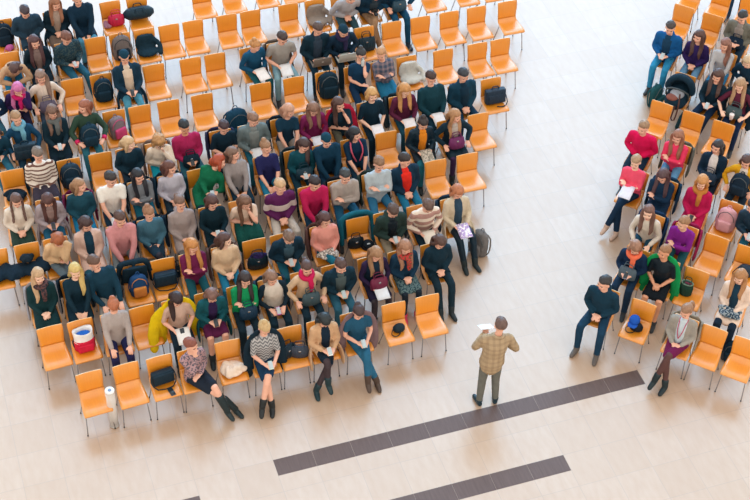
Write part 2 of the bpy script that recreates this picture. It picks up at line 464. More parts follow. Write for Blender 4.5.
def face(p, body, hc):
    H = p.H; c = p.hd; k = 1.02 if p.f else 1.07
    for sd in (-1, 1):
        bm = bmesh.new(); ellip(bm, c + H @ (V((sd * .033, -.0715, .004)) * k), (.0125, .006, .0062), H, 10, 6); obj('eye', bm, EYE, body)
        bm = bmesh.new(); tube(bm, [c + H @ (V((sd * x, y, z)) * k) for x, y, z in ((.016, -.0825, .026), (.034, -.0785, .031), (.050, -.066, .026))], .0042, 5); obj('eyebrow', bm, hair_mat(hc), body)
    bm = bmesh.new(); ellip(bm, c + H @ (V((0, -.0865, -.055)) * k), (.021, .007, .0065), H, 10, 6); obj('lips', bm, LIP, body)
def hair(name, p, style, col, root):
    bm = bmesh.new(); H = p.H; c = p.hd; k = 1.02 if p.f else 1.07
    P = lambda x, y, z: c + H @ (V((x, y, z)) * k)
    vol = {'short': 1.0, 'thin': .96, 'curly': 1.2, 'bob': 1.06, 'long': 1.04, 'vlong': 1.04, 'left': 1.04, 'right': 1.04, 'back': 1.03}.get(style, 1.0)
    short = style in ('short', 'thin')
    low = -.35 if style in ('short', 'thin', 'bun', 'tail', 'knot', 'braid') else -.6
    sd0 = random.Random(round(c.x * 1000) + round(c.y * 1000)).uniform(0, 6)
    amp = {'short': .06, 'curly': .09, 'bun': .02, 'knot': .02, 'tail': .02}.get(style, .03)
    def sst(a, b, v):
        t = max(0., min(1., (v - a) / (b - a))); return t * t * (3 - 2 * t)
    def fn(d):
        fwd = -d.y; ang = atan2(d.x, fwd)
        m = sst(low - .15, low + .25, d.z)                               # fade out at the nape
        face = sst(.05, .42, fwd) * (1 - sst(.34, .62, d.z + .14 * abs(d.x)))   # open face
        temple = sst(-.2, .15, fwd) * (1 - sst(-.05, .25, d.z)) if short else 0
        k_ = max(0., m * (1 - face) * (1 - temple))
        lump = amp * (sin(ang * 5 + sd0 + d.z * 4) * .6 + sin(ang * 9 - d.z * 7 + sd0 * 2) * .4)
        top_ = .05 * sst(.4, 1, d.z) if style in ('short', 'bob', 'back', 'long') else 0
        return .80 + k_ * (.22 + lump + top_)
    ellip(bm, P(0, .016, .027), [.086 * vol * k, .106 * vol * k, .102 * vol * k], H, 32, 22, fn)
    back = -p.F; dn = V((0, 0, -1)); X = p.X
    def lock(sd, L, fw, r=.037):
        L += .03 * sin(sd0 * 3 + sd); wv = .010 * sin(sd0 * 5 + sd)
        a = P(sd * .066, -.005, .045); b = P(sd * .086, -.006, -.045); q = p.sh + X * sd * .082 + p.F * (.062 + fw) + V((0, 0, .02)); e = p.chest + X * sd * .085 + p.F * (.135 + fw) + V((0, 0, .10 - L))
        tube(bm, crv([a, b, q, q.lerp(e, .55) + p.F * .012 + X * wv * 2, e - X * wv]), lerp_list([r * .95, r * 1.1, r * 1.15, r * 1.0, r * .45]), 10, .58, p.F)
    def curtain(L, w0=.080, w1=.105):
        a = P(0, .07, .02); b = P(0, .088, -.055); q = p.nk + back * .085 + V((0, 0, -.01)); e = q + V((0, 0, -L)) + back * .045
        pts = crv([a, b, q, e]); ws = lerp_list([w0, w0 * 1.05, w1, w1 * .75])
        secs = []
        for i, pt in enumerate(pts):
            t = nrm(pts[min(i + 1, len(pts) - 1)] - pts[max(i - 1, 0)]); x = nrm(X - t * X.dot(t)); secs.append((pt, x, t.cross(x), ws[i] * k, .034))
        loft(bm, secs, 12)
    if style == 'long': lock(-1, .15, 0); lock(1, .15, 0); curtain(.10)
    elif style == 'vlong': lock(-1, .24, .005, .034); lock(1, .24, .005, .034); curtain(.15)
    elif style == 'left': lock(-1, .16, 0, .040); curtain(.10)
    elif style == 'right': lock(1, .16, 0, .040); curtain(.10)
    elif style in ('back', 'curly'):
        curtain(.13 if style == 'back' else .03, .088, .115)
        for sd in (-1, 1): tube(bm, [P(sd * .075, .0, .03), P(sd * .09, .005, -.05), P(sd * .088, .02, -.12)], [.026, .032, .026], 8)
    elif style == 'bob':
        curtain(.0, .09, .09)
        for sd in (-1, 1): tube(bm, [P(sd * .074, -.005, .035), P(sd * .090, -.005, -.04), P(sd * .086, -.01, -.105)], [.026, .033, .024], 8)
    elif style == 'bun': ellip(bm, P(0, .075, .115), (.046, .046, .042), H)
    elif style == 'knot': ellip(bm, P(0, .115, .05), (.048, .042, .046), H)
    elif style == 'tail': tube(bm, crv([P(0, .10, .05), P(0, .15, .02), P(.01, .15, -.08), P(.01, .12, -.19)]), lerp_list([.026, .034, .032, .014]), 8)
    elif style == 'braid':
        for sd in (-1, 1):
            q = [P(sd * .074, .0, .02), P(sd * .088, -.012, -.07)]; a = p.sh + X * sd * .085 + p.F * .075; e = p.chest + X * sd * .095 + p.F * .15 + V((0, 0, -.02))
            pts = crv(q + [a, e], 4); tube(bm, pts, [.020 + .005 * (i % 2) for i in range(len(pts))], 8)
    ruf = {'curly': 3}.get(style, 2)
    return obj('hair', bm, hair_mat(col), root, .010, ruf - 1, .0)
def foot_down(t):
    u = nrm(t.cross(V((1, 0, 0)))) if abs(t.x) < .9 else V((0, 0, 1))
    return -u if u.z > 0 else u
def person(loc, rz, sex, lean, side, yaw, pitch, hairs, top, bot, shoes, arms, legs, extra, skin='p', stand=False, twist=0):
    p = pose(sex, lean, side, yaw, pitch, arms, legs, stand, twist)
    k = p.k
    hs, hc = hairs.split(':')[:2]
    tops = top.split('|'); tk, tcol = tops[0].split(':')[:2]
    if tk != 'vest': tops = [tops[0]] + [t if ':' in t else 'in:' + t for t in tops[1:]]
    bk, bcol = bot.split(':')
    bare = bk == 'skirt' and 'tights' not in extra
    # body: one continuous surface
    bm = bmesh.new()
    torso(bm, p, -.012, 0, 5)
    head(bm, p)
    for sd in (-1, 1):
        sleeve(bm, p, sd, .040 * k); hand(bm, p, sd, k)
        leg_tube(bm, p, sd, .066, .053 if bare else .044, .034 if bare else .030)
        A, t = p.A[sd], p.TO[sd]
        dn = foot_down(t); tube(bm, [A, A + dn * .03 + t * .01, A + dn * .05 + t * .11], [.028, .026, .016], 8)
    body = obj('person', bm, SKIN[skin], None, .0085, 2, .0)
    face(p, body, hc if hs != 'cap' else '3a2c28')
    body.location = loc; body.rotation_euler = (0, 0, rz)
    # hair or cap
    if hs == 'cap':
        bm = bmesh.new()
        fn = lambda d: .80 if (d.z < -.12 or (-d.y > .2 and d.z < .28)) else 1.0
        ellip(bm, p.hd + p.H @ V((0, .014, .030)), (.090 * k, .110, .108), p.H, 20, 14, fn)
        obj('knit_cap', bm, cloth(hc), body, .012, 2)
    elif hs != 'none': hair('hair', p, hs, hc, body)
    # upper garment
    off, sr, nm, se, fat = {'sweater': (.016, .056, 'sweater', 1, 1), 'shirt': (.010, .049, 'shirt', 1, 1), 'tee': (.010, .056, 'tee_shirt', .62, 1), 'half': (.012, .052, 'top', .95, 1), 'hoodie': (.018, .056, 'hoodie', 1, 1),
                            'jacket': (.023, .061, 'jacket', 1, 1), 'puffer': (.028, .064, 'puffer_jacket', 1, 1.02), 'coat': (.023, .060, 'coat', 1, 1), 'cardigan': (.018, .057, 'cardigan', 1, 1), 'dress': (.014, .052, 'dress', 1, 1), 'vest': (.028, .052, 'vest', 1, 1)}[tk]
    bm = bmesh.new()
    torso(bm, p, off, 0, 5, fat=fat)
    if tk != 'vest':
        for sd in (-1, 1): sleeve(bm, p, sd, sr * k, se)
    if tk in ('coat', 'dress', 'puffer'):
        en = {'coat': .80, 'dress': .85, 'puffer': .30}[tk]
        if 'open' in extra: en = .22
        if not stand:
            for sd in (-1, 1):
                J, K = p.J[sd], p.K[sd]
                tube(bm, [J, J.lerp(K, .5), J.lerp(K, en)], [.088, .088, .085], 10)
            if 'open' in extra:
                for sd in (-1, 1): tube(bm, crv([p.hip + V((sd * .17, 0, .06)), V((sd * .225, -.10, .56)), V((sd * .240, -.18, .46)), V((sd * .240, -.22, .36))]), lerp_list([.06, .09, .10, .07]), 10, .24, (1, 0, 0))
            if tk == 'dress' or 'open' not in extra:
                tube(bm, [p.hip, (p.J[1] + p.J[-1]) / 2 * .5 + (p.K[1] + p.K[-1]) / 2 * .5, ((p.J[1] + p.J[-1]) / 2).lerp((p.K[1] + p.K[-1]) / 2, en)], .07, 10)
    if tk == 'jacket' and stand:
        tube(bm, [p.hip, p.hip + V((0, 0, -.13))], .165, 14, .78, (0, 1, 0))
    if tk in ('hoodie', 'coat', 'puffer', 'jacket'):
        rr = {'hoodie': .036, 'coat': .026, 'puffer': .034, 'jacket': .022}[tk]
        c = p.nk + V((0, 0, .0)); pts = [c + p.X * (.072 * cos(a)) + p.F * (-.072 * sin(a) - .012) + V((0, 0, .018 * sin(a) - .006)) for a in [pi * (-.28 + 1.56 * i / 10) for i in range(11)]]
        tube(bm, pts, rr, 8)
    if tk == 'hoodie' or 'hood' in extra:
        ellip(bm, p.nk - p.F * .095 + V((0, 0, -.03)), (.10, .05, .075), None)
    if tk == 'sweater' and 'roll' in extra:
        tube(bm, [p.nk, p.nk + p.d(1) * .055], .066, 12)
    g = obj(nm, bm, cloth(tcol), body, .017, 3)
    if tk == 'vest':
        col = tops[1].split(':')[1]; bm = bmesh.new(); torso(bm, p, .008, 0, 4)
        for sd in (-1, 1): sleeve(bm, p, sd, .050 * k)
        obj('sweater', bm, cloth(col), body, .018, 2)
    elif len(tops) > 1:                       # inner garment seen between the open fronts
        col = tops[1].split(':')[1]
        bm = bmesh.new(); torso(bm, p, off - .008, 0, 4, narrow=.66, fwd=.030); tube(bm, [p.sh + p.F * .04 + p.d(1.1) * .01, p.nk + p.F * .012 - p.d(1.1) * .012], [.075, .056], 12)
        obj('shirt', bm, cloth(col), body, .016, 2)
    # lower garment
    bm = bmesh.new()
    if bk == 'trousers' or bk == 'jeans':
        tube(bm, [p.hip + V((-.06, .0, -.005)), p.hip + V((.06, .0, -.005))], .088, 12, .93)
        if stand: tube(bm, [p.hip + V((0, 0, .09)), p.hip + V((0, 0, -.03))], [.140, .155], 14, .75, (0, 1, 0))
        for sd in (-1, 1): leg_tube(bm, p, sd, .080 * k + .003, .064, .050)
        obj(bk, bm, cloth(bcol), body, .018, 3)
    else:
        tube(bm, [p.hip + V((-.06, .0, -.005)), p.hip + V((.06, .0, -.005))], .088, 12, .93)
        if bk == 'skirt':
            Jm, Km = (p.J[1] + p.J[-1]) / 2, (p.K[1] + p.K[-1]) / 2
            for sd in (-1, 1): leg_tube(bm, p, sd, .084, .080, 0, .88)
            tube(bm, [Jm, Jm.lerp(Km, .5), Jm.lerp(Km, .86)], [.08, .07, .066], 10, .9)
        obj(bk, bm, cloth(bcol), body, .018, 3)
    if 'tights' in extra:
        bm = bmesh.new()
        for sd in (-1, 1): leg_tube(bm, p, sd, .072, .054, .038)
        obj('tights', bm, cloth(extra['tights'], .6), body, .014, 2)
    # shoes
    sk, sc = shoes.split(':')
    for sd in (-1, 1):
        A, t = p.A[sd], p.TO[sd]; bm = bmesh.new()
        dn = foot_down(t)
        heel = A + dn * .05 - t * .03; toe = A + dn * .058 + t * .155 * k
        tube(bm, [heel, A + dn * .040 + t * .05, toe], [.040, .046, .036], 10, .85, -dn)
        K = p.K[sd]; hgt = {'shoe': .02, 'boot': .11, 'tall': .30}[sk]
        sdn = nrm(K - A)
        tube(bm, [A + dn * .03, A, A + sdn * hgt * .5, A + sdn * hgt], [.046, .048, .052 if sk != 'tall' else .060, .056 if sk != 'tall' else .070], 12)
        obj('boot' if sk != 'shoe' else 'shoe', bm, plain('shoe_leather', sc, .45), body, .012, 2)
    # extras
    if 'scarf' in extra:
        bm = bmesh.new(); c = p.nk + p.d(1.) * .012
        pts = [c + p.X * (.088 * cos(a)) + p.F * (.082 * sin(a) + .012) + V((0, 0, -.022 * sin(a))) for a in [2 * pi * i / 14 for i in range(15)]]
        tube(bm, pts, .042, 8)
        tube(bm, crv([c + p.F * .10 + p.X * .03, p.chest + p.F * .155 + p.X * .03 + V((0, 0, .08)), p.chest + p.F * .165 + p.X * .025 + V((0, 0, -.05))]), lerp_list([.040, .048, .036]), 8, .5, p.F)
        obj('scarf', bm, cloth(extra['scarf']), body, .014, 3)
    if 'cape' in extra:                      # coat hung over the shoulders
        bm = bmesh.new(); wd = extra.get('wide', 1.)
        for sd in (-1, 1):
            q = p.sh + p.X * sd * .15
            tube(bm, crv([p.nk - p.F * .06 + p.X * sd * .05, q + V((0, .01, .05)), q + p.X * sd * .07 + V((0, .01, -.12)), p.S[sd] + V((sd * .095, .0, -.28)), V((sd * .246, -.06, .49)), V((sd * .246, -.08, .36))]),
                 lerp_list([.05, .068, .078, .082, .085, .06]), 12, .36, (1, 0, 0))
        tube(bm, [p.nk - p.F * .075, p.sh - p.F * .085, p.chest - p.F * .115, p.waist - p.F * .105], [.10, .17, .185, .16], 12, .18, (0, 1, 0))
        if wd > 1:
            tube(bm, crv([p.sh + V((-.20, .02, -.02)), V((-.33, -.02, .80)), V((-.40, -.12, .56)), V((-.42, -.22, .36))]), lerp_list([.06, .08, .095, .07]), 12, .55, (0, 1, 0))
            tube(bm, [p.nk - p.F * .07 + V((-.08, 0, .02)), p.nk - p.F * .10 + V((0, 0, .03)), p.nk - p.F * .07 + V((.08, 0, .02))], .05, 10)
        obj('draped_coat', bm, cloth(extra['cape']), body, .016, 3)
    if 'glasses' in extra:
        bm = bmesh.new()
        for sd in (-1, 1):
            pts = [p.hd + p.H @ V((sd * .033 + .024 * cos(a), -.098, .006 + .019 * sin(a))) for a in [2 * pi * i / 10 for i in range(11)]]
            tube(bm, pts, .0035, 5); tube(bm, [p.hd + p.H @ V((sd * .058, -.095, .01)), p.hd + p.H @ V((sd * .08, .0, .008))], .003, 5)
        tube(bm, [p.hd + p.H @ V((-.01, -.1, .01)), p.hd + p.H @ V((.01, -.1, .01))], .003, 5)
        obj('glasses', bm, plain('dark_frame', '1c1c20', .3), body)
    if 'lanyard' in extra:
        bm = bmesh.new()
        for sd in (-1, 1): tube(bm, crv([p.nk + p.X * sd * .06 + p.F * .03, p.sh + p.X * sd * .05 + p.F * .115, p.chest + p.X * sd * .035 + p.F * .165, p.waist + p.F * .165 + V((0, 0, .04))]), .006, 6)
        obj('lanyard', bm, cloth(extra['lanyard']), body)
    if 'cuffs' in extra:
        for sd in (-1, 1):
            bm = bmesh.new(); w = nrm(p.W[sd] - p.E[sd]); tube(bm, [p.W[sd] - w * .045, p.W[sd] + w * .012], .043, 12, rnd=False); obj('cuff', bm, cloth(extra['cuffs']), body)
    if 'lapel' in extra:
        bm = bmesh.new()
        for sd in (-1, 1): tube(bm, crv([p.nk + p.X * sd * .07, p.sh + p.X * sd * .095 + p.F * .10, p.chest + p.X * sd * .085 + p.F * .155, p.waist + p.X * sd * .03 + p.F * .16]), .013, 6)
        obj('jacket_trim', bm, cloth(extra['lapel']), body)
    return body, p

# ---------------------------------------------------------------- things people carry (origin at the bottom)
def BM(): return bmesh.new()
def backpack(col, k=1.):
    a = col.split('/'); m = cloth(a[0]); m2 = cloth({'o': 'c88040', 'p': 'c8487c', 'k': '1c2428'}.get(a[1], a[0])) if len(a) > 1 else m
    r = empty('backpack'); b = BM()
    secs = []
    for z, w, d in ((0, .125, .07), (.02, .145, .085), (.14, .15, .09), (.27, .14, .08), (.34, .115, .062), (.375, .07, .04)):
        secs.append((V((0, .0 + z * .10, z)) * k, V((1, 0, 0)), V((0, 1, 0)), w * k, d * k))
    loft(b, secs, 20); obj('body', b, m, r)
    b = BM(); rbox(b, (0, -.085 * k, .12 * k), (.105 * k, .030 * k, .095 * k), .03 * k, seg=3); obj('front_pocket', b, m2, r)
    b = BM(); tube(b, crv([V((-.03, .05, .37)) * k, V((-.02, .055, .42)) * k, V((.02, .055, .42)) * k, V((.03, .05, .37)) * k]), .008, 6); obj('handle', b, m, r)
    for s in (-1, 1):
        b = BM(); tube(b, crv([V((s * .06, .07, .35)) * k, V((s * .12, .10, .28)) * k, V((s * .16, .06, .12)) * k, V((s * .13, .05, .02)) * k]), .018 * k, 8, .5); obj('strap', b, m, r)
    b = BM(); tube(b, crv([V((-.12, -.03, .20)) * k, V((-.10, -.055, .31)) * k, V((0, -.045, .362)) * k, V((.10, -.055, .31)) * k, V((.12, -.03, .20)) * k]), .006, 6); obj('zip', b, m2 if len(a) > 1 else plain('zip', '50585c'), r)
    return r
def bag(col, k=1., w=.14, h=.20, d=.065):
    r = empty('handbag'); b = BM(); m = cloth(col, .5)
    loft(b, [(V((0, 0, z * h * k)), V((1, 0, 0)), V((0, 1, 0)), w * k * a, d * k * c) for z, a, c in ((0, .86, .8), (.06, .98, 1), (.45, 1.02, 1.08), (.8, .95, .8), (.97, .85, .35), (1, .8, .15))], 20)
    obj('body', b, m, r)
    for s in (-1, 1):
        b = BM(); tube(b, crv([V((-.07 * k, s * .02, h * k * .95)), V((-.06 * k, s * .035, h * k * 1.35)), V((.06 * k, s * .035, h * k * 1.35)), V((.07 * k, s * .02, h * k * .95))]), .007, 6); obj('handle', b, m, r)
    b = BM(); rbox(b, (0, -d * k * .80, h * k * .72), (.02, .008, .012), .004); obj('clasp', b, CHROME, r)
    return r
def tote(col, k=1.): 
    r = bag(col, k, .16, .25, .05); r.name = 'tote_bag'; return r
def messenger(col, k=1.):
    r = empty('messenger_bag'); m = cloth(col, .6); b = BM(); rbox(b, (0, .02, .11 * k), (.165 * k, .06 * k, .11 * k), .03, M.Rotation(-.15, 3, 'X'), 3); obj('body', b, m, r)
    b = BM(); rbox(b, (0, -.045 * k, .13 * k), (.155 * k, .016, .085 * k), .014, M.Rotation(-.15, 3, 'X'), 3); obj('flap', b, m, r)
    b = BM(); tube(b, crv([(-.16 * k, .02, .20 * k), (-.19 * k, -.02, .10), (-.12 * k, -.11, .012), (.10 * k, -.13, .012), (.18 * k, -.04, .10), (.16 * k, .02, .20 * k)]), .011, 6, .5); obj('strap', b, m, r)
    return r
def briefcase(col, k=1.):
    r = empty('briefcase'); m = cloth(col, .5); b = BM(); rbox(b, (0, .0, .14 * k), (.185 * k, .06 * k, .135 * k), .025, M.Rotation(-.12, 3, 'X'), 3); obj('body', b, m, r)
    b = BM(); rbox(b, (0, -.062 * k, .11 * k), (.15 * k, .016, .085 * k), .012, M.Rotation(-.12, 3, 'X'), 2); obj('front_pocket', b, m, r)
    b = BM(); tube(b, crv([(-.06, .02, .27 * k), (-.05, .03, .32 * k), (.05, .03, .32 * k), (.06, .02, .27 * k)]), .010, 6); obj('handle', b, m, r)
    b = BM(); tube(b, crv([(.18 * k, .02, .20 * k), (.20 * k, -.10, .04), (.10 * k, -.17, .012), (.0, -.14, .012)]), .010, 6, .5); obj('strap', b, m, r)
    return r
def duffel(col, k=1.):
    r = empty('sports_bag'); m = cloth(col, .6); b = BM(); tube(b, [(-.20, 0, .12), (-.1, 0, .125), (.1, 0, .125), (.20, 0, .12)], [.105, .12, .12, .105], 16); obj('body', b, m, r)
    for s in (-1, 1):
        b = BM(); tube(b, crv([(-.08, s * .10, .16), (-.06, s * .08, .27), (.06, s * .08, .27), (.08, s * .10, .16)]), .010, 6); obj('handle', b, m, r)
    return r
def pouch(col, k=1.):
    r = empty('pouch'); m = cloth(col, .6); b = BM(); loft(b, [(V((0, 0, z)) * k, V((1, 0, 0)), V((0, 1, 0)), a * k, c * k) for z, a, c in ((0, .07, .05), (.02, .092, .066), (.07, .095, .068), (.115, .07, .045), (.13, .04, .02))], 16); obj('body', b, m, r)
    b = BM(); tube(b, crv([V((-.08, 0, .09)) * k, V((-.13, -.05, .012)) * k, V((-.09, -.11, .008)) * k, V((-.02, -.09, .01)) * k, V((.02, -.05, .06)) * k]), .007, 6); obj('strap', b, m, r)
    return r
def heap(col, k=1., name='coat', w=.17, d=.15, h=.10, seed=1):
    rnd = random.Random(col + str(k) + str(seed)); b = BM()
    for i in range(9):
        a = rnd.uniform(0, 6.28); q = rnd.uniform(.2, .75)
        ellip(b, V((cos(a) * w * q * k, sin(a) * d * q * k, h * k * rnd.uniform(.45, .6))), [w * k * rnd.uniform(.3, .5), d * k * rnd.uniform(.3, .5), h * k * rnd.uniform(.4, .6)], M.Rotation(rnd.uniform(-.4, .4), 3, 'X'), 12, 8)
    ellip(b, (0, 0, h * k * .42), (w * .9 * k, d * .9 * k, h * .42 * k), None, 14, 8)
    for i in range(3):
        a = rnd.uniform(0, 6.28); p0 = V((cos(a) * w * .3, sin(a) * d * .3, h)) * k; p1 = V((cos(a + .8) * w, sin(a + .8) * d * .8, h * .55)) * k
        tube(b, crv([p0, (p0 + p1) / 2 + V((0, 0, .03)), p1]), [.03 * k] * 5, 8)
    for v in b.verts: v.co.z = max(v.co.z, .004)
    r = obj(name, b, cloth(col), None, .013, 2)
    return r
def scarf_heap(col, k=1.): return heap(col, k, 'scarf', .16, .10, .07)
def capheap(col, k=1.): return heap(col, k, 'knitted_hood', .10, .09, .11)
def widecoat(col, k=1.):
    b = BM(); rnd = random.Random(4)
    for i in range(16):
        x = -.36 + .72 * i / 15
        ellip(b, (x, rnd.uniform(-.05, .05), .075 + rnd.uniform(-.01, .03)), (.10, rnd.uniform(.12, .17), rnd.uniform(.06, .08)), M.Rotation(rnd.uniform(-.4, .4), 3, 'Z'), 12, 8)
    for v in b.verts: v.co.z = max(v.co.z, .004)
    return obj('coat', b, cloth(col), None, .015, 2)
def drape(col, k=1.):
    """coat hung over a chair back: origin as the chair's"""
    b = BM()
    tube(b, [(-.15, .25, .895), (.15, .25, .895)], .042, 10)
    for y, z0, z1 in ((.150, .88, .58), (.315, .88, .36)):
        secs = [(V((0, y + (.02 if y > .2 else -.0) * (1 - (z - z1) / (z0 - z1)), z)), V((1, 0, 0)), V((0, 1, 0)), .20 + .03 * (z0 - z), .030) for z in (z0, z0 - .1, (z0 + z1) / 2, z1)]
        loft(b, secs, 14)
    for s in (-1, 1): tube(b, crv([(s * .19, .25, .88), (s * .255, .24, .70), (s * .265, .25, .45)]), lerp_list([.05, .055, .04]), 10)
    r = obj('coat', b, cloth(col), None, .016, 3)
    return r
def hang(col, k=1.):
    """coat around the edge of a chair back, its orange front left open"""
    b = BM()
    tube(b, crv([(-.262, .16, .40), (-.262, .215, .62), (-.245, .272, .83), (-.10, .285, .905), (.10, .285, .905), (.245, .272, .83), (.262, .215, .62), (.262, .16, .38)]), lerp_list([.04, .045, .045, .042, .042, .045, .045, .04]), 10)
    loft(b, [(V((0, y, z)), V((1, 0, 0)), V((0, 1, 0)), w, .026) for y, z, w in ((.305, .87, .19), (.30, .7, .235), (.305, .5, .25), (.315, .36, .26))], 12)
    return obj('coat', b, cloth(col), None, .015, 3)
def behind(col, k=1.):
    """coat that slid down between a sitter and the chair back, its halves hanging at both sides"""
    b = BM()
    loft(b, [(V((0, y, z)), V((1, 0, 0)), V((0, 1, 0)), w, .026) for y, z, w in ((.298, .86, .15), (.30, .80, .205), (.30, .66, .245), (.305, .5, .255), (.315, .38, .24))], 14)
    for s in (-1, 1): loft(b, [(V((s * x, y, z)), V((0, 1, 0)), V((s, 0, 0)), w, .021) for x, y, z, w in ((.225, .262, .80, .05), (.238, .20, .68, .09), (.238, .13, .56, .12), (.238, .08, .45, .13), (.238, .08, .37, .10))], 12)
    return obj('coat', b, cloth(col), None, .013, 2)
def drapeheap(col, k=1.):
    b = BM()
    loft(b, [(V((0, y, z)), V((1, 0, 0)), V((0, 1, 0)), w, .036) for y, z, w in ((.115, .50, .17), (.115, .58, .20), (.13, .70, .19), (.15, .78, .14))], 14)
    ellip(b, (0, .0, .53), (.20, .16, .06)); tube(b, crv([(.15, .12, .68), (.24, .06, .58), (.22, -.08, .50)]), .045, 10)
    for v in b.verts: v.co.z = max(v.co.z, SEAT + .012)
    return obj('coat', b, cloth(col), None, .015, 3)
def openpack(col, k=1.):
    r = empty('backpack'); b = BM()
    loft(b, [(V((0, 0, z)), V((1, 0, 0)), V((0, 1, 0)), w, d) for z, w, d in ((0, .14, .09), (.02, .155, .105), (.15, .15, .10), (.19, .145, .095))], 20); obj('body', b, cloth(col), r)
    b = BM(); n = 20
    def rg(z, w, d, y): return [b.verts.new((w * cos(2 * pi * i / n), y + d * sin(2 * pi * i / n), z + .018 * sin(4 * pi * i / n + 1))) for i in range(n)]
    R_ = [rg(.15, .148, .10, 0), rg(.22, .142, .098, .015), rg(.30, .150, .105, .035), rg(.325, .148, .102, .04), rg(.30, .128, .085, .035), rg(.20, .120, .08, .015)]
    for a_, b_ in zip(R_, R_[1:]): bridge(b, a_, b_)
    obj('white_collar', b, cloth('ece4e2'), r)
    b = BM(); ellip(b, (.0, .025, .25), (.115, .075, .045)); obj('blue_cloth', b, cloth('1c5cb0'), r)
    b = BM(); rbox(b, (0, -.105, .08), (.115, .02, .065), .018, seg=3); obj('front_pocket', b, cloth(col), r)
    for s in (-1, 1):
        b = BM(); tube(b, crv([(s * .10, .08, .19), (s * .16, .06, .12), (s * .15, .05, .02)]), .016, 8, .5); obj('strap', b, cloth('2c2030'), r)
    return r
def openbag(col, k=1.):
    r = empty('handbag'); b = BM(); loft(b, [(V((0, 0, z)), V((1, 0, 0)), V((0, 1, 0)), w, d) for z, w, d in ((0, .085, .06), (.02, .10, .07), (.16, .105, .07), (.24, .09, .055))], 18); obj('body', b, cloth(col), r)
    b = BM(); tube(b, [V((.088 * cos(a), .055 * sin(a), .24)) for a in [2 * pi * i / 16 for i in range(17)]], .010, 8); obj('rim', b, cloth('6c8474'), r)
    b = BM(); ellip(b, (.01, 0, .235), (.06, .03, .02)); obj('lining', b, cloth('6c2c40'), r)
    for s in (-1, 1):
        b = BM(); tube(b, crv([(-.05, s * .04, .23), (-.04, s * .05, .31), (.04, s * .05, .31), (.05, s * .04, .23)]), .007, 6); obj('handle', b, cloth(col), r)
    return r
def cap(col, k=1.):
    r = empty('baseball_cap'); b = BM(); ellip(b, (0, 0, .035), (.085, .095, .085), None, 18, 12, lambda d: 1 if d.z > -.1 else .55); obj('crown', b, cloth(col), r)
    b = BM(); loft(b, [(V((0, -.06, .03)), V((1, 0, 0)), V((0, 0, 1)), .078, .006), (V((0, -.11, .03)), V((1, 0, 0)), V((0, 0, 1)), .075, .006), (V((0, -.155, .022)), V((1, 0, 0)), V((0, 0, 1)), .05, .005)], 12); obj('peak', b, cloth(col), r)
    b = BM(); ellip(b, (0, 0, .12), (.010, .010, .006)); obj('button', b, cloth(col), r)
    return r
def hat(col, k=1.):
    r = empty('hat'); b = BM(); ellip(b, (0, 0, .05), (.092, .092, .06), None, 20, 10); obj('crown', b, cloth(col), r)
    b = BM(); tube(b, [V((.098 * cos(a), .098 * sin(a), .016)) for a in [2 * pi * i / 20 for i in range(21)]], .014, 8); obj('brim', b, cloth(col), r)
    b = BM(); ellip(b, (0, -.045, .098), (.030, .014, .006), M.Rotation(.5, 3, 'X')); obj('pale_patch', b, cloth('c8ccd0'), r)
    return r
def carrier(col, k=1.):
    r = empty('infant_carrier'); m = cloth(col, .6); b = BM()
    loft(b, [(V((0, y, z)), V((1, 0, 0)), V((0, .35, .94)), w, h) for y, z, w, h in ((-.26, .10, .12, .07), (-.20, .11, .18, .09), (-.05, .12, .20, .10), (.10, .16, .20, .12), (.17, .20, .15, .10))], 20); obj('shell', b, m, r)
    b = BM(); n = 14                              # the hood: an arched half dome
    for i in range(5):
        a = .15 + i * .36
        pts = [V((.225 * cos(t), .05 + .25 * sin(t) * cos(a) * .75, .17 + .27 * sin(t) * sin(a) + .06)) for t in [pi * j / n for j in range(n + 1)]]
        tube(b, pts, .055, 8)
    obj('hood', b, m, r, .018, 4)
    b = BM(); ellip(b, (-.01, -.04, .20), (.13, .13, .06)); obj('grey_lining', b, cloth('a4a8b4'), r)
    b = BM(); ellip(b, (-.06, -.15, .19), (.11, .09, .05), M.Rotation(.3, 3, 'Z')); obj('brown_cover', b, cloth('8c5850'), r)
    b = BM(); tube(b, crv([(.05, -.10, .25), (.09, -.24, .18), (.10, -.30, .02), (.08, -.31, -.16), (.02, -.31, -.14), (.04, -.27, .10)]), .014, 8, .4); obj('brown_strap', b, cloth('5c3c38'), r)
    b = BM(); tube(b, crv([(-.20, -.05, .14), (-.19, -.12, .32), (0, -.16, .40), (.19, -.12, .32), (.20, -.05, .14)]), .016, 8); obj('carry_handle', b, plain('grey_plastic', '3c4448', .5), r)
    return r
def umbrella(col, k=1.):
    r = empty('umbrella'); b = BM(); tube(b, [(-.24, 0, .035), (-.2, 0, .035), (.1, 0, .03), (.26, 0, .02)], [.02, .034, .028, .010], 10); obj('canopy', b, cloth(col), r)
    b = BM(); tube(b, [(-.24, 0, .035), (-.33, 0, .035)], .014, 8); obj('handle', b, plain('dark_plastic', '202428', .5), r)
    b = BM(); tube(b, [(.26, 0, .02), (.31, 0, .02)], .004, 6); obj('tip', b, CHROME, r)
    return r
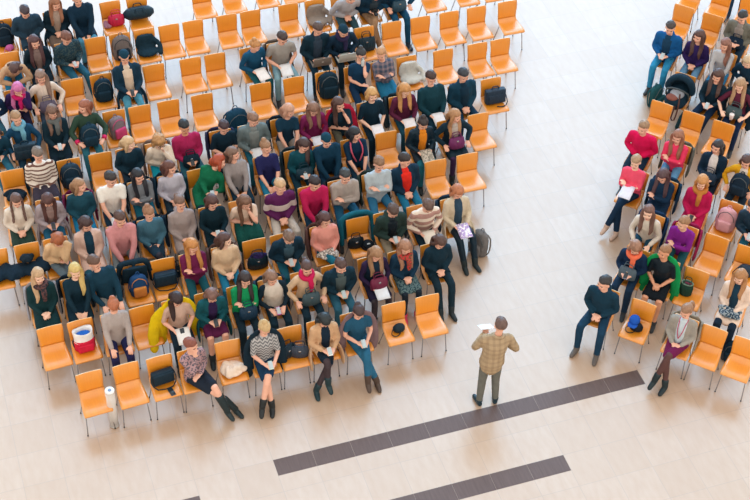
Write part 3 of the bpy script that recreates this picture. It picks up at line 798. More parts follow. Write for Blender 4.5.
def postertube(col, k=1.):
    r = empty('plastic_tube'); b = BM(); h = .76
    m, n, bs = base_mat('clear_plastic', .25, .5); bs.inputs['Base Color'].default_value = (*lin('ece6e0'), 1); bs.inputs['Alpha'].default_value = .62; bs.inputs['Transmission Weight'].default_value = 0.0
    tube(b, [(0, 0, .004), (0, 0, h * .5), (0, 0, h)], .065, 20, rnd=False); obj('body', b, m, r)
    b = BM(); tube(b, [(0, 0, h), (0, 0, h + .02)], .068, 20, rnd=False); obj('lid', b, plain('white_plastic', 'eef0f2', .4), r)
    b = BM(); tube(b, [(0, 0, h + .018), (0, 0, h + .026)], .026, 14, rnd=False); obj('cap_button', b, plain('blue_plastic', '8094b8', .4), r)
    b = BM(); tube(b, [(0, 0, 0), (0, 0, .03)], .068, 20, rnd=False); obj('foot', b, plain('grey_plastic', 'b4b0ac', .5), r)
    return r
def phone(col, k=1.):
    r = empty('phone'); b = BM(); rbox(b, (0, 0, .005), (.037 * k, .074 * k, .0045), .004); obj('body', b, plain('phone_case', col, .35), r)
    b = BM(); rbox(b, (0, .002, .0096), (.033 * k, .064 * k, .0006), .0004, seg=1); obj('screen', b, plain('phone_glass', 'b4c2c8' if int(col[:2], 16) > 0x70 else '30363c', .12), r)
    return r
def tablet(col, k=1.):
    r = empty('tablet'); b = BM(); rbox(b, (0, 0, .006), (.09, .065, .005), .004); obj('body', b, plain('tablet_case', col, .35), r)
    b = BM(); rbox(b, (0, 0, .0115), (.082, .057, .0006), .0004, seg=1); obj('screen', b, plain('phone_glass', '4c5860', .12), r)
    return r
def paper(col, k=1.):
    b = BM(); n = 5; m = cloth(col, .7) if '/' in col else plain('paper', col, .7)
    for t in range(3):
        g = [[b.verts.new((.098 * (i / n * 2 - 1) + t * .004, .14 * (j / n * 2 - 1) - t * .003, .004 + t * .003 + .006 * sin(3 * i / n))) for j in range(n + 1)] for i in range(n + 1)]
        h = [[b.verts.new(v.co + V((0, 0, .0016))) for v in row] for row in g]
        for i in range(n):
            for j in range(n):
                b.faces.new((g[i][j], g[i][j + 1], g[i + 1][j + 1], g[i + 1][j])); b.faces.new((h[i][j], h[i + 1][j], h[i + 1][j + 1], h[i][j + 1]))
        for i in range(n):
            for q in (0, n):
                b.faces.new((g[i][q], g[i + 1][q], h[i + 1][q], h[i][q])); b.faces.new((g[q][i], g[q][i + 1], h[q][i + 1], h[q][i]))
    return obj('paper', b, m, None)
def laptop(col, k=1.):
    r = empty('laptop'); m = plain('laptop_metal', col, .35, .3); b = BM(); rbox(b, (0, 0, .009), (.165, .115, .009), .006); obj('base', b, m, r)
    b = BM(); rbox(b, (0, .02, .019), (.145, .05, .0012), .001, seg=1); obj('keyboard', b, plain('keys', '2c3034', .5), r)
    a = R(-70) ; sc = M.Rotation(R(70), 3, 'X')
    b = BM(); rbox(b, V((0, -.112, .02)) + sc @ V((0, -.0, 0)) + V((0, -.035, .10)), (.165, .005, .108), .004, M.Rotation(R(18), 3, 'X')); obj('screen_lid', b, m, r)
    b = BM(); rbox(b, V((0, -.112 - .035, .12)) + V((0, -.007, .0)), (.016, .002, .016), .001, M.Rotation(R(18), 3, 'X')); obj('lid_badge', b, plain('badge', 'd8d8d8', .3), r)
    return r
def bottle(col, k=1.):
    r = empty('bottle'); b = BM(); tube(b, [(0, 0, .01), (0, 0, .12), (0, 0, .15), (0, 0, .17)], [.03, .03, .022, .012], 14); obj('body', b, plain('clear_bottle', col, .15), r)
    b = BM(); tube(b, [(0, 0, .172), (0, 0, .192)], .014, 12, rnd=False); obj('cap', b, plain('bottle_cap', '3c7ca8', .4), r)
    return r
def cup(col, k=1.):
    r = empty('cup'); b = BM(); tube(b, [(0, 0, 0), (0, 0, .10)], [.030, .042], 16, rnd=False); obj('body', b, plain('cup_paper', col, .5), r)
    b = BM(); tube(b, [(0, 0, .10), (0, 0, .112)], [.045, .040], 16, rnd=False); obj('lid', b, plain('cup_lid', 'ece4e4', .4), r)
    return r
def camera(col, k=1.):
    r = empty('camera'); b = BM(); rbox(b, (0, 0, .045), (.065, .030, .042), .012); rbox(b, (0, 0, .09), (.025, .026, .016), .008); obj('body', b, plain('camera_body', col, .4), r)
    b = BM(); tube(b, [(0, -.02, .045), (0, -.10, .045)], .036, 16, rnd=False); obj('lens', b, plain('camera_body', '141619', .3), r)
    b = BM(); tube(b, [(0, -.1, .045), (0, -.103, .045)], .030, 16, rnd=False); obj('lens_glass', b, plain('lens_glass', '2c3c50', .08), r)
    return r
def shawl(col, k=1.): return heap(col, k, 'shawl', .19, .13, .07)
def lapcoat(col, k=1.):
    b = BM()
    for s in (-1, 1): tube(b, crv([(s * .11, .10, .10), (s * .13, -.10, .10), (s * .14, -.26, .05), (s * .15, -.31, -.10)]), lerp_list([.07, .085, .085, .06]), 10)
    tube(b, [(0, .10, .10), (0, -.10, .11), (0, -.25, .06)], [.06, .08, .075], 10)
    return obj('coat', b, cloth(col), None, .016, 3)
KIND = {'backpack': (backpack, 'backpack'), 'bag': (bag, 'bag'), 'tote': (tote, 'bag'), 'messenger': (messenger, 'bag'), 'briefcase': (briefcase, 'briefcase'), 'duffel': (duffel, 'bag'), 'pouch': (pouch, 'bag'), 'heap': (heap, 'coat'),
        'scarf_heap': (scarf_heap, 'scarf'), 'capheap': (capheap, 'hood'), 'widecoat': (widecoat, 'coat'), 'drape': (drape, 'coat'), 'hang': (hang, 'coat'), 'drapeheap': (drapeheap, 'coat'), 'behind': (behind, 'coat'), 'openpack': (openpack, 'backpack'), 'openbag': (openbag, 'bag'),
        'cap': (cap, 'cap'), 'hat': (hat, 'hat'), 'carrier': (carrier, 'carrier'), 'umbrella': (umbrella, 'umbrella'), 'postertube': (postertube, 'tube'), 'phone': (phone, 'phone'), 'tablet': (tablet, 'tablet'), 'paper': (paper, 'paper'),
        'laptop': (laptop, 'laptop'), 'bottle': (bottle, 'bottle'), 'cup': (cup, 'cup'), 'camera': (camera, 'camera'), 'shawl': (shawl, 'shawl'), 'coat': (lapcoat, 'coat')}
GROUPS = {'phone': 'phones in hands', 'paper': 'papers being read', 'backpack': 'backpacks on and beside chairs', 'bag': 'bags on and beside chairs', 'coat': 'coats left on chairs and laps'}
def make(kind, col, label, k=1.):
    f, cat = KIND[kind]; o = f(col, k)
    return tag(o, label, cat, GROUPS.get(cat))

# ---------------------------------------------------------------- build
CH = None
def place_chair(x, y, rz, label):
    global CH
    if CH is None: CH = chair_proto(); o = CH
    else: o = dup(CH)
    o.location = (x, y, 0); o.rotation_euler = (0, 0, R(rz))
    return tag(o, label, 'chair', 'orange plywood chairs in rows')
def on_chair(x, y, rz, kind, col, label, off, turn, k):
    o = make(kind, col, label, k); a = R(rz)
    if kind in ('drape', 'hang', 'behind', 'drapeheap'): dx, dy, z = off
    else: dx, dy = off[0], off[1]; z = SEAT + .006 + off[2]
    o.location = (x + cos(a) * dx - sin(a) * dy, y + sin(a) * dx + cos(a) * dy, z)
    tilt = -.10 if kind in ('backpack', 'openpack', 'tote') and off[2] < .1 else 0
    o.rotation_euler = (tilt, 0, a + R(turn))
def hold(body, p, kind, col, label, arms, k=1.):
    o = make(kind, col, label, k)
    mid = (p.W[1] + p.W[-1]) / 2; hd = nrm(p.HD[1] + p.HD[-1]); a = body.rotation_euler.z
    rot = [0, 0, a]
    legz = max(p.K[1].z, p.K[-1].z)
    if kind == 'phone': q = mid + hd * .075 + V((0, 0, .012)); rot[0] = R(25)
    elif kind == 'paper': q = mid + V((0, -.13, .0)); q.z = max(.68, q.z - .02); rot[0] = R(12)
    elif kind == 'tablet': q = V((-.05, -.30, .66))
    elif kind == 'laptop': q = V((mid.x, -.31, .675))
    elif kind == 'bag': q = V((mid.x, -.285, .668)); rot[0] = R(-12)
    elif kind == 'briefcase': q = V((mid.x, -.31, .668))
    elif kind == 'backpack': q = V((mid.x, -.29, .672))
    elif kind == 'shawl': q = V((mid.x, -.22, .625))
    elif kind == 'coat': q = V((mid.x * .5, -.16, .56))
    elif kind == 'bottle': q = p.W[1] + p.HD[1] * .08 + V((-.03, -.03, -.06))
    elif kind == 'cup': q = mid + V((0, -.10, -.04))
    elif kind == 'camera': q = mid + V((0, -.06, -.03))
    else: q = mid
    M4 = M.Rotation(a, 4, 'Z'); o.location = V(body.location) + (M4 @ q.to_4d()).to_3d()
    o.rotation_euler = rot
    return o

floor_build()
# chairs without anyone: x, y, turn, label, things on it (kind, colour, label, offset, turn, size)
CHAIRS = [
 (-7.346, -1.448, 3, 'empty orange chair at the left end of the front row', []),
 (-6.821, -1.448, 3, 'empty orange chair in the front row, beside the tall clear tube', []),
 (-6.335, -1.448, 3, 'orange chair holding a black messenger bag, front row', [('messenger', '14282e', 'black messenger bag lying on a front row chair', (0, 0.06, 0), 5, 1), ('phone', '1c3c50', 'dark blue phone on chair edge in front of messenger bag', (0.06, -0.15, 0), 10, 1)]),
 (-5.342, -1.448, 0, 'orange chair with cream coat in the front row', [('heap', 'e8d2c0', 'cream coat folded on a front row chair', (0, -0.02, 0), 0, 1.2)]),
 (-4.411, -1.448, 0, 'orange chair with two handbags, between zigzag sweater and camel coat', [('bag', '12262c', 'black handbag on chair between zigzag sweater and camel coat', (-0.08, 0.03, 0), 20, 1.05), ('bag', '4c4244', 'brown grey handbag on chair beside the camel coat', (0.09, -0.02, 0), -15, 1.0)]),
 (-2.796, -1.448, 0, 'orange chair with small black bag, second from right of front row', [('pouch', '1c2a2e', 'small black strap bag on second chair from right, front row', (0.03, 0.02, 0), 0, 1)]),
 (-2.262, -1.448, 0, 'empty orange chair at the right end of the front row', []),
 (-7.719, -0.428, 3, 'empty orange chair at the left end of the second row', []),
 (-7.279, -0.428, 3, 'orange chair holding a red and white open backpack', [('openpack', 'd02040', 'open red and white backpack with blue cloth inside on chair', (0, 0.02, 0), 0, 1)]),
 (-6.365, -0.428, 3, 'empty orange chair left of the mustard yellow coat', []),
 (-6.304, 0.442, 0, 'orange chair draped in black coat, holding blue backpack', [('drape', '10262c', 'black coat hung over a chair back behind blue backpack', (0, 0, 0), 0, 1), ('backpack', '1c4472/o', 'blue backpack with orange trim on chair, third row', (0.02, -0.03, 0), 0, 0.95)]),
 (-5.864, 0.442, 0, 'orange chair with dark bag and teal cloth, third row', [('messenger', '1c3038', 'dark grey bag with teal top on chair, third row', (0, 0.06, 0), 0, 1.05)]),
 (-4.421, 0.442, 0, 'orange chair with purple and black handbag, third row', [('bag', '10282c', 'black handbag on chair under purple scarf', (0, 0.02, 0), 0, 1.2), ('scarf_heap', '3a2046', 'dark purple scarf lying over black handbag on chair', (0.02, 0.04, 0.2), 0, 0.8)]),
 (-2.743, 0.442, 0, 'orange chair with teal coat hung on its back', [('hang', '0e5c70', 'teal coat hung around the back of a third row chair', (0, 0, 0), 0, 1), ('bag', '101c20', 'black handbag on the teal coat chair', (-0.09, 0.0, 0), 0, 0.95), ('hat', '14181c', 'round black hat with pale mark on teal coat chair', (0.09, -0.05, 0), 0, 1)]),
 (-8.250, 1.362, 0, 'orange chair at the left picture edge under black coats', []),
 (-7.771, 1.362, 0, 'orange chair covered by black coats, left end of fourth row', [('widecoat', '10242c', 'black coats heaped across two chairs, left end of fourth row', (-0.16, 0, 0), 0, 1), ('capheap', '20282c', 'dark knitted hood on top of the heaped black coats', (-0.02, 0.08, 0.17), 0, 1)]),
 (-1.100, 1.362, 0, 'empty orange chair, second from right end of fourth row', []),
 (-0.544, 1.362, 0, 'empty orange chair at the right end of the fourth row', []),
 (-1.651, 2.262, 0, 'empty orange chair behind the pale blue shirt', []),
 (-0.003, 2.262, 0, 'empty orange chair at the right end of the fifth row', []),
 (-7.717, 3.092, 0, 'orange chair with black coat left of striped sweater', [('heap', '10222a', 'black coat on chair left of striped sweater', (0, 0.0, 0), 0, 1.1)]),
 (-6.804, 3.092, 0, 'orange chair with black backpack right of striped sweater', [('backpack', '1c3038', 'black backpack on chair right of striped sweater', (0, 0.0, 0), 0, 1.1)]),
 (-6.285, 3.092, 0, 'empty orange chair in front of the olive jacket', []),
 (0.558, 3.092, 0, 'orange chair with black briefcase beside the dark teal suit', [('briefcase', '2c343c', 'black briefcase on chair at the right end of sixth row', (0.03, 0.04, 0), 0, 1)]),
 (-5.860, 4.082, 0, 'orange chair with a grey backpack right of the olive jacket', [('backpack', '7c7078/p', 'grey backpack with pink edge, right of the olive jacket', (0.03, 0.0, 0), 20, 1)]),
 (-5.420, 4.082, 0, 'empty orange chair in front of the person in beige shirt', []),
 (-4.927, 4.082, 0, 'empty orange chair behind the cream cardigan', []),
 (-4.342, 4.082, 0, 'empty orange chair behind the raspberry sweater', []),
 (-3.313, 4.082, 0, 'empty orange chair in front of the blue sweater', []),
 (-2.717, 4.082, 0, 'empty orange chair in front of the grey tee', []),
 (-2.138, 4.082, 0, 'orange chair with black backpack hung in front of its back', [('backpack', '10282e', 'black backpack in front of the grey laptop person', (0, -0.02, 0.03), 0, 1.2)]),
 (-0.648, 4.082, 0, 'orange chair with a pale grey coat in seventh row', [('drapeheap', 'c4c4c0', 'pale grey coat over a chair in seventh row', (0.02, 0, 0), 0, 1)]),
 (0.040, 4.082, 0, 'empty orange chair behind the dark green crew sweater', []),
 (0.692, 4.082, 0, 'empty orange chair, second from right end of seventh row', []),
 (1.132, 4.082, 0, 'empty orange chair at the right end of the seventh row', []),
 (-6.369, 5.102, 0, 'empty orange chair right of the cream sweater', []),
 (-5.872, 5.102, 0, 'orange chair with black backpack left of the knit cap', [('backpack', '142c34', 'black backpack on chair left of the beige shirt', (0, 0.0, 0), 0, 1.05)]),
 (-4.950, 5.102, 0, 'empty orange chair right of the dark coat and knit cap', []),
 (-4.296, 5.102, 0, 'left one of two empty orange chairs left of blue sweater', []),
 (-3.856, 5.102, 0, 'right one of two empty orange chairs left of blue sweater', []),
 (-1.103, 5.102, 0, 'orange chair with black tote bag right of the laptops', [('tote', '1c3036', 'black tote bag with handles right of the laptops', (0, 0.04, 0), 0, 1.1)]),
 (-0.579, 5.102, 0, 'empty orange chair right of the black tote bag', []),
 (-0.024, 5.102, 0, 'empty orange chair, fourth from right end of eighth row', []),
 (0.535, 5.102, 0, 'empty orange chair, third from right end of eighth row', []),
 (1.070, 5.102, 0, 'empty orange chair, second from right end of eighth row', []),
 (1.682, 5.102, 0, 'empty orange chair at the right end of the eighth row', []),
 (-5.767, 6.142, 0, 'empty orange chair right of the printed sweater', []),
 (-5.327, 6.142, 0, 'orange chair with a grey and black backpack behind knit cap', [('backpack', '6c6464/k', 'grey and black backpack behind the knit cap and dark coat', (0, 0.0, 0), 0, 1.15)]),
 (-4.887, 6.142, 0, 'orange chair with a black bag heap right of grey backpack', [('drapeheap', '1a3036', 'black jacket heap on chair right of the grey backpack', (0.0, 0.0, 0), 0, 1)]),
 (-4.437, 6.142, 0, 'left one of two empty orange chairs right of black jacket heap', []),
 (-3.997, 6.142, 0, 'right one of two empty orange chairs right of black jacket heap', []),
 (-3.371, 6.142, 0, 'left one of two empty orange chairs behind the blue sweater', []),
 (-2.931, 6.142, 0, 'right one of two empty orange chairs behind the blue sweater', []),
 (-2.215, 6.142, 0, 'empty orange chair behind the grey tee', []),
 (-1.710, 6.142, 0, 'orange chair with a grey jacket near the top edge', [('drapeheap', '8c8078', 'grey jacket on chair behind the black leather jacket', (0.0, 0.0, 0), 0, 1)]),
 (0.543, 6.142, 0, 'orange chair right of the person in blue jeans, top edge', []),
 (1.211, 6.142, 0, 'orange chair at the top edge, second from right end', []),
 (1.731, 6.142, 0, 'orange chair at the top edge, rightmost of left block', []),
 (-7.258, 7.122, 0, 'orange chair with black backpack at the top left', [('backpack', '14242c', 'black backpack on chair at the top left corner', (0.0, 0.0, 0), 0, 1.05), ('pouch', 'c060a0', 'pink cloth on chair front of top left backpack', (0.05, -0.17, 0), 0, 0.8)]),
 (-5.301, 7.122, 0, 'orange chair holding a pink and red bag', [('bag', 'c02850', 'crimson bag on chair in the back row', (0.06, 0.03, 0), 0, 1.1), ('heap', 'a87890', 'mauve scarf heap beside the crimson bag', (-0.1, 0.03, 0), 90, 0.62)]),
 (-4.810, 7.122, 0, 'orange chair holding a black sports bag, back row', [('duffel', '1c3036', 'black sports bag on chair in the back row', (-0.01, 0.05, 0.04), 0, 1)]),
 (-3.606, 7.122, 0, 'back row empty orange chair, leftmost of four at the top edge', []),
 (-3.041, 7.122, 0, 'back row empty orange chair, second of four at the top edge', []),
 (-2.411, 7.122, 0, 'back row empty orange chair, third of four at the top edge', []),
 (-1.901, 7.122, 0, 'back row empty orange chair, fourth of four at the top edge', []),
 (0.659, -2.452, -45, 'orange chair holding a blue cap and black bag', [('pouch', '14181e', 'black bag under the blue cap on chair', (0.0, 0.0, 0), 0, 1.1), ('cap', '1c54b0', 'blue baseball cap on top of black bag on chair', (-0.05, 0.02, 0.12), 0, 1)]),
 (1.442, -3.235, -45, 'empty orange chair right of the grey cardigan', []),
 (1.786, -3.580, -45, 'empty orange chair at the right edge, front row of right block', []),
 (1.743, -2.080, -45, 'orange chair with a small green bag', [('openbag', '24402c', 'small dark green open bag on chair behind grey cardigan', (-0.08, 0.03, 0), 0, 1)]),
 (2.377, -1.511, -45, 'empty orange chair in front of the pink backpack', []),
 (2.743, -1.877, -45, 'orange chair with a dark bag at the right edge', [('pouch', '2c343c', 'dark bag with yellow tag on chair at right edge', (0.06, 0.03, 0), 0, 1.4)]),
 (2.971, -0.875, -45, 'orange chair holding a pink backpack', [('backpack', 'd8a0a8', 'pale pink backpack on chair right of the magenta coat', (0.0, -0.03, 0), 0, 1.05), ('heap', '1c2a34', 'black jacket behind the pale pink backpack on chair', (0.0, 0.13, 0.0), 0, 0.85)]),
 (2.993, 1.705, -45, 'left one of three empty orange chairs behind the crimson sweater', []),
 (3.396, 1.302, -45, 'middle one of three empty orange chairs behind the hot pink hoodie', []),
 (3.773, 0.925, -45, 'right one of three empty orange chairs behind the dark blazer', []),
 (3.735, 2.292, -45, 'orange chair carrying a black hooded infant carrier', [('carrier', '142c34', 'black hooded carrier with grey lining and brown strap on chair', (0, -0.09, 0), 0, 1)]),
 (4.628, 4.115, -45, 'empty orange chair behind the royal blue jacket', []),
 (5.021, 3.721, -45, 'empty orange chair behind the dark purple cardigan', []),
 (5.192, 4.795, -45, 'orange chair at the top edge, behind two empty right block chairs', []),
 (5.587, 4.401, -45, 'orange chair at the top edge, left of the dark legs', []),
 (5.970, 4.017, -45, 'orange chair at the top right corner of the picture', []),
]
for x, y, rz, label, items in CHAIRS:
    place_chair(x, y, rz, label)
    for it in items: on_chair(x, y, rz, *it)
# people: x, y, chair turn, own turn, sex, lean, side, head yaw, head pitch, hair, top, bottom, shoes, arms, legs, extras, skin, twist, short, rest, held
PEOPLE = [
 (-5.895, -1.448, 0, 15, 'f', -1, -3, 30, 15, 'short:7a4438', 'sweater:a8868a/fleck/5c5660', 'skirt:26262c', 'tall:14282e', 'chinl', 'xf@.30', {}, 'p', 0, 'mauve tweed top, black skirt and tall boots', 'resting chin on hand', []),
 (-4.851, -1.448, 0, 0, 'f', -4, 1, 10, 38, 'bun:d4ac7c', 'half:b4b2b2/zig/6c6c70', 'skirt:1c3648', 'boot:1a2024', 'phone', 'xf@-.10', {'cape': '14262c'}, 'p', 0, 'zigzag grey sweater with black coat over the shoulders', 'looking at a phone', ['phone:c8e0d0:pale green phone']),
 (-3.958, -1.448, 0, 0, 'f', 6, -1, 0, 45, 'back:1a2226', 'coat:c8a07c|16242e', 'skirt:122028', 'boot:0e3038', 'phone', 'xl@-.2', {'tights': '543430', 'open': 1, 'hood': 1}, 'p', 0, 'open camel coat over dark dress', 'bent over a white phone', ['phone:ececec:white phone']),
 (-3.441, -1.448, 0, 0, 'f', 5, -1, 0, 40, 'knot:3a2a2c', 'tee:1e506c', 'jeans:256080', 'boot:4a3a32', 'phone', 'xf@.10', {'cape': '7a6266'}, 'p', 0, 'teal shirt with brown cardigan over the shoulders', 'front row', ['phone:b8d0d0:pale phone']),
 (-6.805, -0.428, 0, 0, 'f', -8, 1, 0, 50, 'knot:b06848', 'sweater:a89c98', 'trousers:2a2242', 'shoe:2a2a30', 'knees', 'n', {}, 'p', 0, 'plain grey sweater and dark purple trousers', 'bowed forward with hands on knees', []),
 (-5.889, -0.428, 0, 0, 'f', 6, -1, 10, 45, 'left:2a1a1c', 'half:c8a898', 'trousers:14262e', 'shoe:182026', 'write', 'n', {'cape': 'd8b80c', 'wide': 1.25}, 'p', 0, 'beige top with mustard yellow coat over the shoulders', 'reading papers', ['paper:e8e4e0:white sheets', 'phone:1c2028:dark phone']),
 (-5.390, -0.428, 0, 0, 'f', 13, 0, -5, 40, 'back:6a4c44', 'coat:0e4e58|3c1a3a', 'skirt:581a44', 'boot:14202a', 'phone', 'n', {'open': 1}, 'p', 0, 'open teal coat over burgundy skirt', 'typing on a phone', ['phone:20282c:black phone']),
 (-4.901, -0.428, 0, 0, 'f', -2, 5, 0, 25, 'vlong:2a2022', 'cardigan:0c8a54', 'trousers:14262a', 'shoe:101a20', 'cross', 'n', {}, 'p', 0, 'bright green cardigan', 'arms folded over a black bag', ['bag:1c3440:black handbag']),
 (-4.413, -0.428, 0, 0, 'f', 6, -6, 12, 25, 'back:7a5c4c', 'vest:d2c6ba|under:12242a', 'trousers:102a30', 'shoe:101a20', 'write', 'n', {}, 'p', 0, 'cream fur vest over black sleeves', 'holding a pink phone', ['phone:c83cb0:pink phone', 'tablet:3c4850:dark tablet', 'back:2c3c44:dark grey coat']),
 (-3.906, -0.428, 0, 0, 'f', 3, -1, 0, 20, 'knot:4a3430', 'cardigan:d4b494', 'trousers:142a30', 'shoe:142026', 'bagside', 'n', {'scarf': 'c01a50'}, 'p', 0, 'beige cardigan with magenta scarf', 'with a grey bag on the lap', ['bag:3c5058:grey handbag']),
 (-3.418, -0.428, 0, 0, 'm', 14, -1, 0, 25, 'short:4a3430', 'jacket:0e2a30|4a585a', 'jeans:2a6078', 'shoe:2a3036', 'phone', 'n', {}, 'p', 0, 'dark open jacket over grey shirt and jeans', 'checking a pale phone, second row', ['phone:98d0c0:mint green phone']),
 (-2.841, -0.428, 0, 0, 'f', 3, 0, 10, 38, 'long:a07858', 'vest:10242e|under:3a1c34', 'skirt:2c1c30', 'boot:1a2026', 'write', 'n', {'tights': '4a3230'}, 'p', 0, 'black vest with burgundy bag on the lap', 'writing on white paper', ['bag:6c2440:burgundy handbag', 'paper:e0e4ec:white paper']),
 (-2.353, -0.428, 0, 0, 'f', 3, -2, 0, 30, 'long:a4765c', 'jacket:14303c', 'skirt:5c7478/fleck/1c3c48', 'shoe:d03058', 'lap', 'n', {'scarf': 'b83838/fleck/5a4c34', 'tights': '142028'}, 'p', 0, 'red and olive scarf with patterned skirt', 'and pink sneakers', []),
 (-1.820, -0.428, 0, 0, 'f', 6, -1, 10, 42, 'back:4a342e', 'puffer:0c282e', 'trousers:14282c', 'boot:14242c', 'lap', 'f', {'hood': 1}, 'p', 0, 'black padded coat', 'at the right end of the second row', []),
 (-7.720, 0.442, 0, 0, 'f', -8, 0, 10, 15, 'left:c09c78', 'coat:10302c', 'skirt:10302c', 'shoe:142026', 'lap', 'n', {'scarf': '5a3c3c/fleck/20242c', 'tights': '4a2c2e'}, 'f', 0, 'dark green coat dress with patterned scarf', 'third row, left end', ['back:9a98a0:grey coat']),
 (-7.232, 0.442, 0, 0, 'f', -2, 4, 0, 15, 'right:e4b470', 'dress:0e2a30', 'skirt:0e2a30', 'shoe:142026', 'down', 'n', {'tights': '5a3a36'}, 'f', 0, 'black dress with hands between the knees', 'leaning forward', ['back:14242c:black coat']),
 (-6.744, 0.442, 0, 0, 'm', -8, -14, 40, 20, 'short:5a4238', 'sweater:14363e', 'trousers:8c8a88', 'shoe:2a2c30', 'knees', 'w', {}, 'p', 0, 'dark teal sweater and light grey trousers', 'hand on knee', []),
 (-5.423, 0.442, 0, 0, 'f', -4, -1, 20, 25, 'vlong:c48448', 'sweater:681a46', 'jeans:12505c', 'shoe:182228', 'cross', 'n', {}, 'p', 0, 'plum sweater with folded arms', 'and long hair falling in front', []),
 (-4.918, 0.442, 0, 0, 'f', -1, -2, 55, 10, 'back:4a3230', 'sweater:d8b898', 'jeans:1a7498', 'shoe:182228', 'lap', 'n', {}, 'f', 0, 'light beige sweater and blue jeans', 'turned to look sideways', ['back:5c4440:brown coat']),
 (-3.981, 0.442, 0, 0, 'm', 18, -1, 0, 40, 'short:6a5448', 'jacket:0c2a32|4a5454', 'jeans:16586c', 'shoe:202428', 'phone', 'n', {}, 'p', 0, 'dark teal jacket over grey sweater', 'bowed over a phone', ['phone:d8d0d4:white phone']),
 (-3.339, 0.442, 0, 0, 'f', -2, -2, 20, 25, 'back:4a3030', 'sweater:dc9488', 'jeans:126278', 'shoe:202428', 'lap', 'xl', {}, 'p', 0, 'salmon pink sweater and teal jeans', 'with a patterned shawl on the lap', ['shawl:8c8480/fleck/dcd4cc:patterned grey shawl', 'back:5a3e3a:dark brown coat']),
 (-2.293, 0.442, 0, 0, 'm', 11, -1, 0, 42, 'short:4a3832', 'jacket:30382c|101c20', 'trousers:8c8270', 'shoe:30302c', 'phone', 'n', {'hood': 1}, 'p', 0, 'olive jacket and khaki trousers', 'bowed over a phone', ['phone:7c8c98:grey phone']),
 (-1.736, 0.442, 0, 0, 'm', 15, -1, 0, 45, 'short:5a443c', 'sweater:b48c84/wide/e4d4c4', 'trousers:142a30', 'shoe:202428', 'write', 'n', {}, 'p', 0, 'dusty pink sweater with cream bands', 'writing on paper', ['paper:e4dcd0:cream paper']),
 (-1.170, 0.442, 0, 0, 'f', -2, -1, 5, 35, 'bob:b87450', 'coat:ccbca4|3c464c', 'trousers:12262c', 'boot:10242a', 'write', 'f@.08', {'open': 1}, 'p', 0, 'pale fuzzy coat over grey top', 'reading a purple leaflet', ['paper:b49cd4/fleck/f0ecf4:purple and white leaflet', 'back:18303c:dark blue coat']),
 (-7.329, 1.362, 0, 0, 'f', 13, 2, 0, 50, 'bob:a05834', 'jacket:d2ac84', 'jeans:5a6a74', 'shoe:2a2c30', 'chin', 'xl', {}, 'p', 0, 'fuzzy tan jacket and grey jeans', 'holding a hand to the face', []),
 (-6.841, 1.362, 0, 0, 'f', -5, -1, 15, 30, 'bob:3c2a2a', 'coat:d6b4a6|1c3840', 'jeans:1c5468', 'shoe:2a2c30', 'lap', 'n', {}, 'p', 0, 'open pale pink coat over dark top', 'looking down', []),
 (-6.353, 1.362, 0, 0, 'm', 4, 1, 10, 20, 'short:4a342e', 'hoodie:c8888a', 'trousers:6c7478', 'shoe:30343a', 'down', 'w', {}, 'p', 0, 'pink hoodie and grey trousers', 'hands clasped between the knees', []),
 (-5.865, 1.362, 0, 0, 'f', -1, -3, 25, 25, 'bun:8a644c', 'sweater:3c6478', 'skirt:24363e', 'shoe:202428', 'lap', 'xl', {'tights': '3c3034'}, 'p', 0, 'steel blue sweater and dark skirt', 'holding a phone', ['phone:3a3c44:dark phone', 'back:142834:navy coat']),
 (-5.377, 1.362, 0, 0, 'f', -8, -1, 15, 15, 'knot:6a5044', 'coat:9a8c8a', 'trousers:5c5858', 'shoe:303438', 'lap', 'n', {'hood': 1}, 'p', 0, 'long buttoned grey coat', 'hands on the lap', ['back:12242c:black coat']),
 (-4.889, 1.362, 0, 0, 'f', 3, -2, 12, 25, 'bob:4a302c', 'dress:0a282c', 'skirt:0a282c', 'boot:101c20', 'phone', 'n', {'tights': '14242a'}, 'p', 0, 'plain black dress', 'holding a white phone', ['phone:dce4e8:white phone']),
 (-4.401, 1.362, 0, 0, 'f', 15, -2, 20, 30, 'vlong:6a4c3c', 'tee:dcc0ac', 'trousers:7c7c7c', 'shoe:303438', 'chin', 'n', {}, 'p', 0, 'short sleeved cream top with green coat on the lap', 'leaning head on hand', ['coat:084838:dark green coat']),
 (-3.806, 1.362, 0, 0, 'm', 4, -1, 10, 20, 'short:c8a27c', 'sweater:561c50/band/d8c8c4', 'trousers:c4bcb4', 'shoe:4c4844', 'lap', 'w', {}, 'p', 0, 'purple sweater with a white chest band', 'and pale trousers', []),
 (-3.259, 1.362, 0, 0, 'm', 10, -2, 20, 25, 'short:2c2428', 'sweater:b41a50', 'trousers:10303c', 'shoe:202428', 'down', 'w', {}, 'p', 0, 'magenta sweater and navy trousers', 'hands between the knees', []),
 (-2.758, 1.362, 0, 0, 'm', 9, -1, 0, 20, 'short:303438', 'sweater:a2968f', 'jeans:1c5878', 'shoe:202428', 'cross', 'w', {}, 'p', 0, 'grey crew sweater and jeans', 'arms folded', ['back:201c20:black coat']),
 (-2.184, 1.362, 0, 0, 'm', -1, 1, 5, 25, 'short:7a5c48', 'shirt:b0bcc4', 'jeans:2c6c90', 'shoe:30343a', 'cross', 'w', {}, 'p', 0, 'pale blue button shirt and jeans', 'arms folded', ['back:34382c:dark olive coat']),
 (-1.696, 1.362, 0, 0, 'm', 2, -6, 45, 20, 'short:2c2424', 'jacket:0e2c38|dc2c20', 'jeans:1a7094', 'shoe:101c24', 'lap', 'n', {}, 'p', 0, 'navy jacket over bright red shirt', 'looking to the side', []),
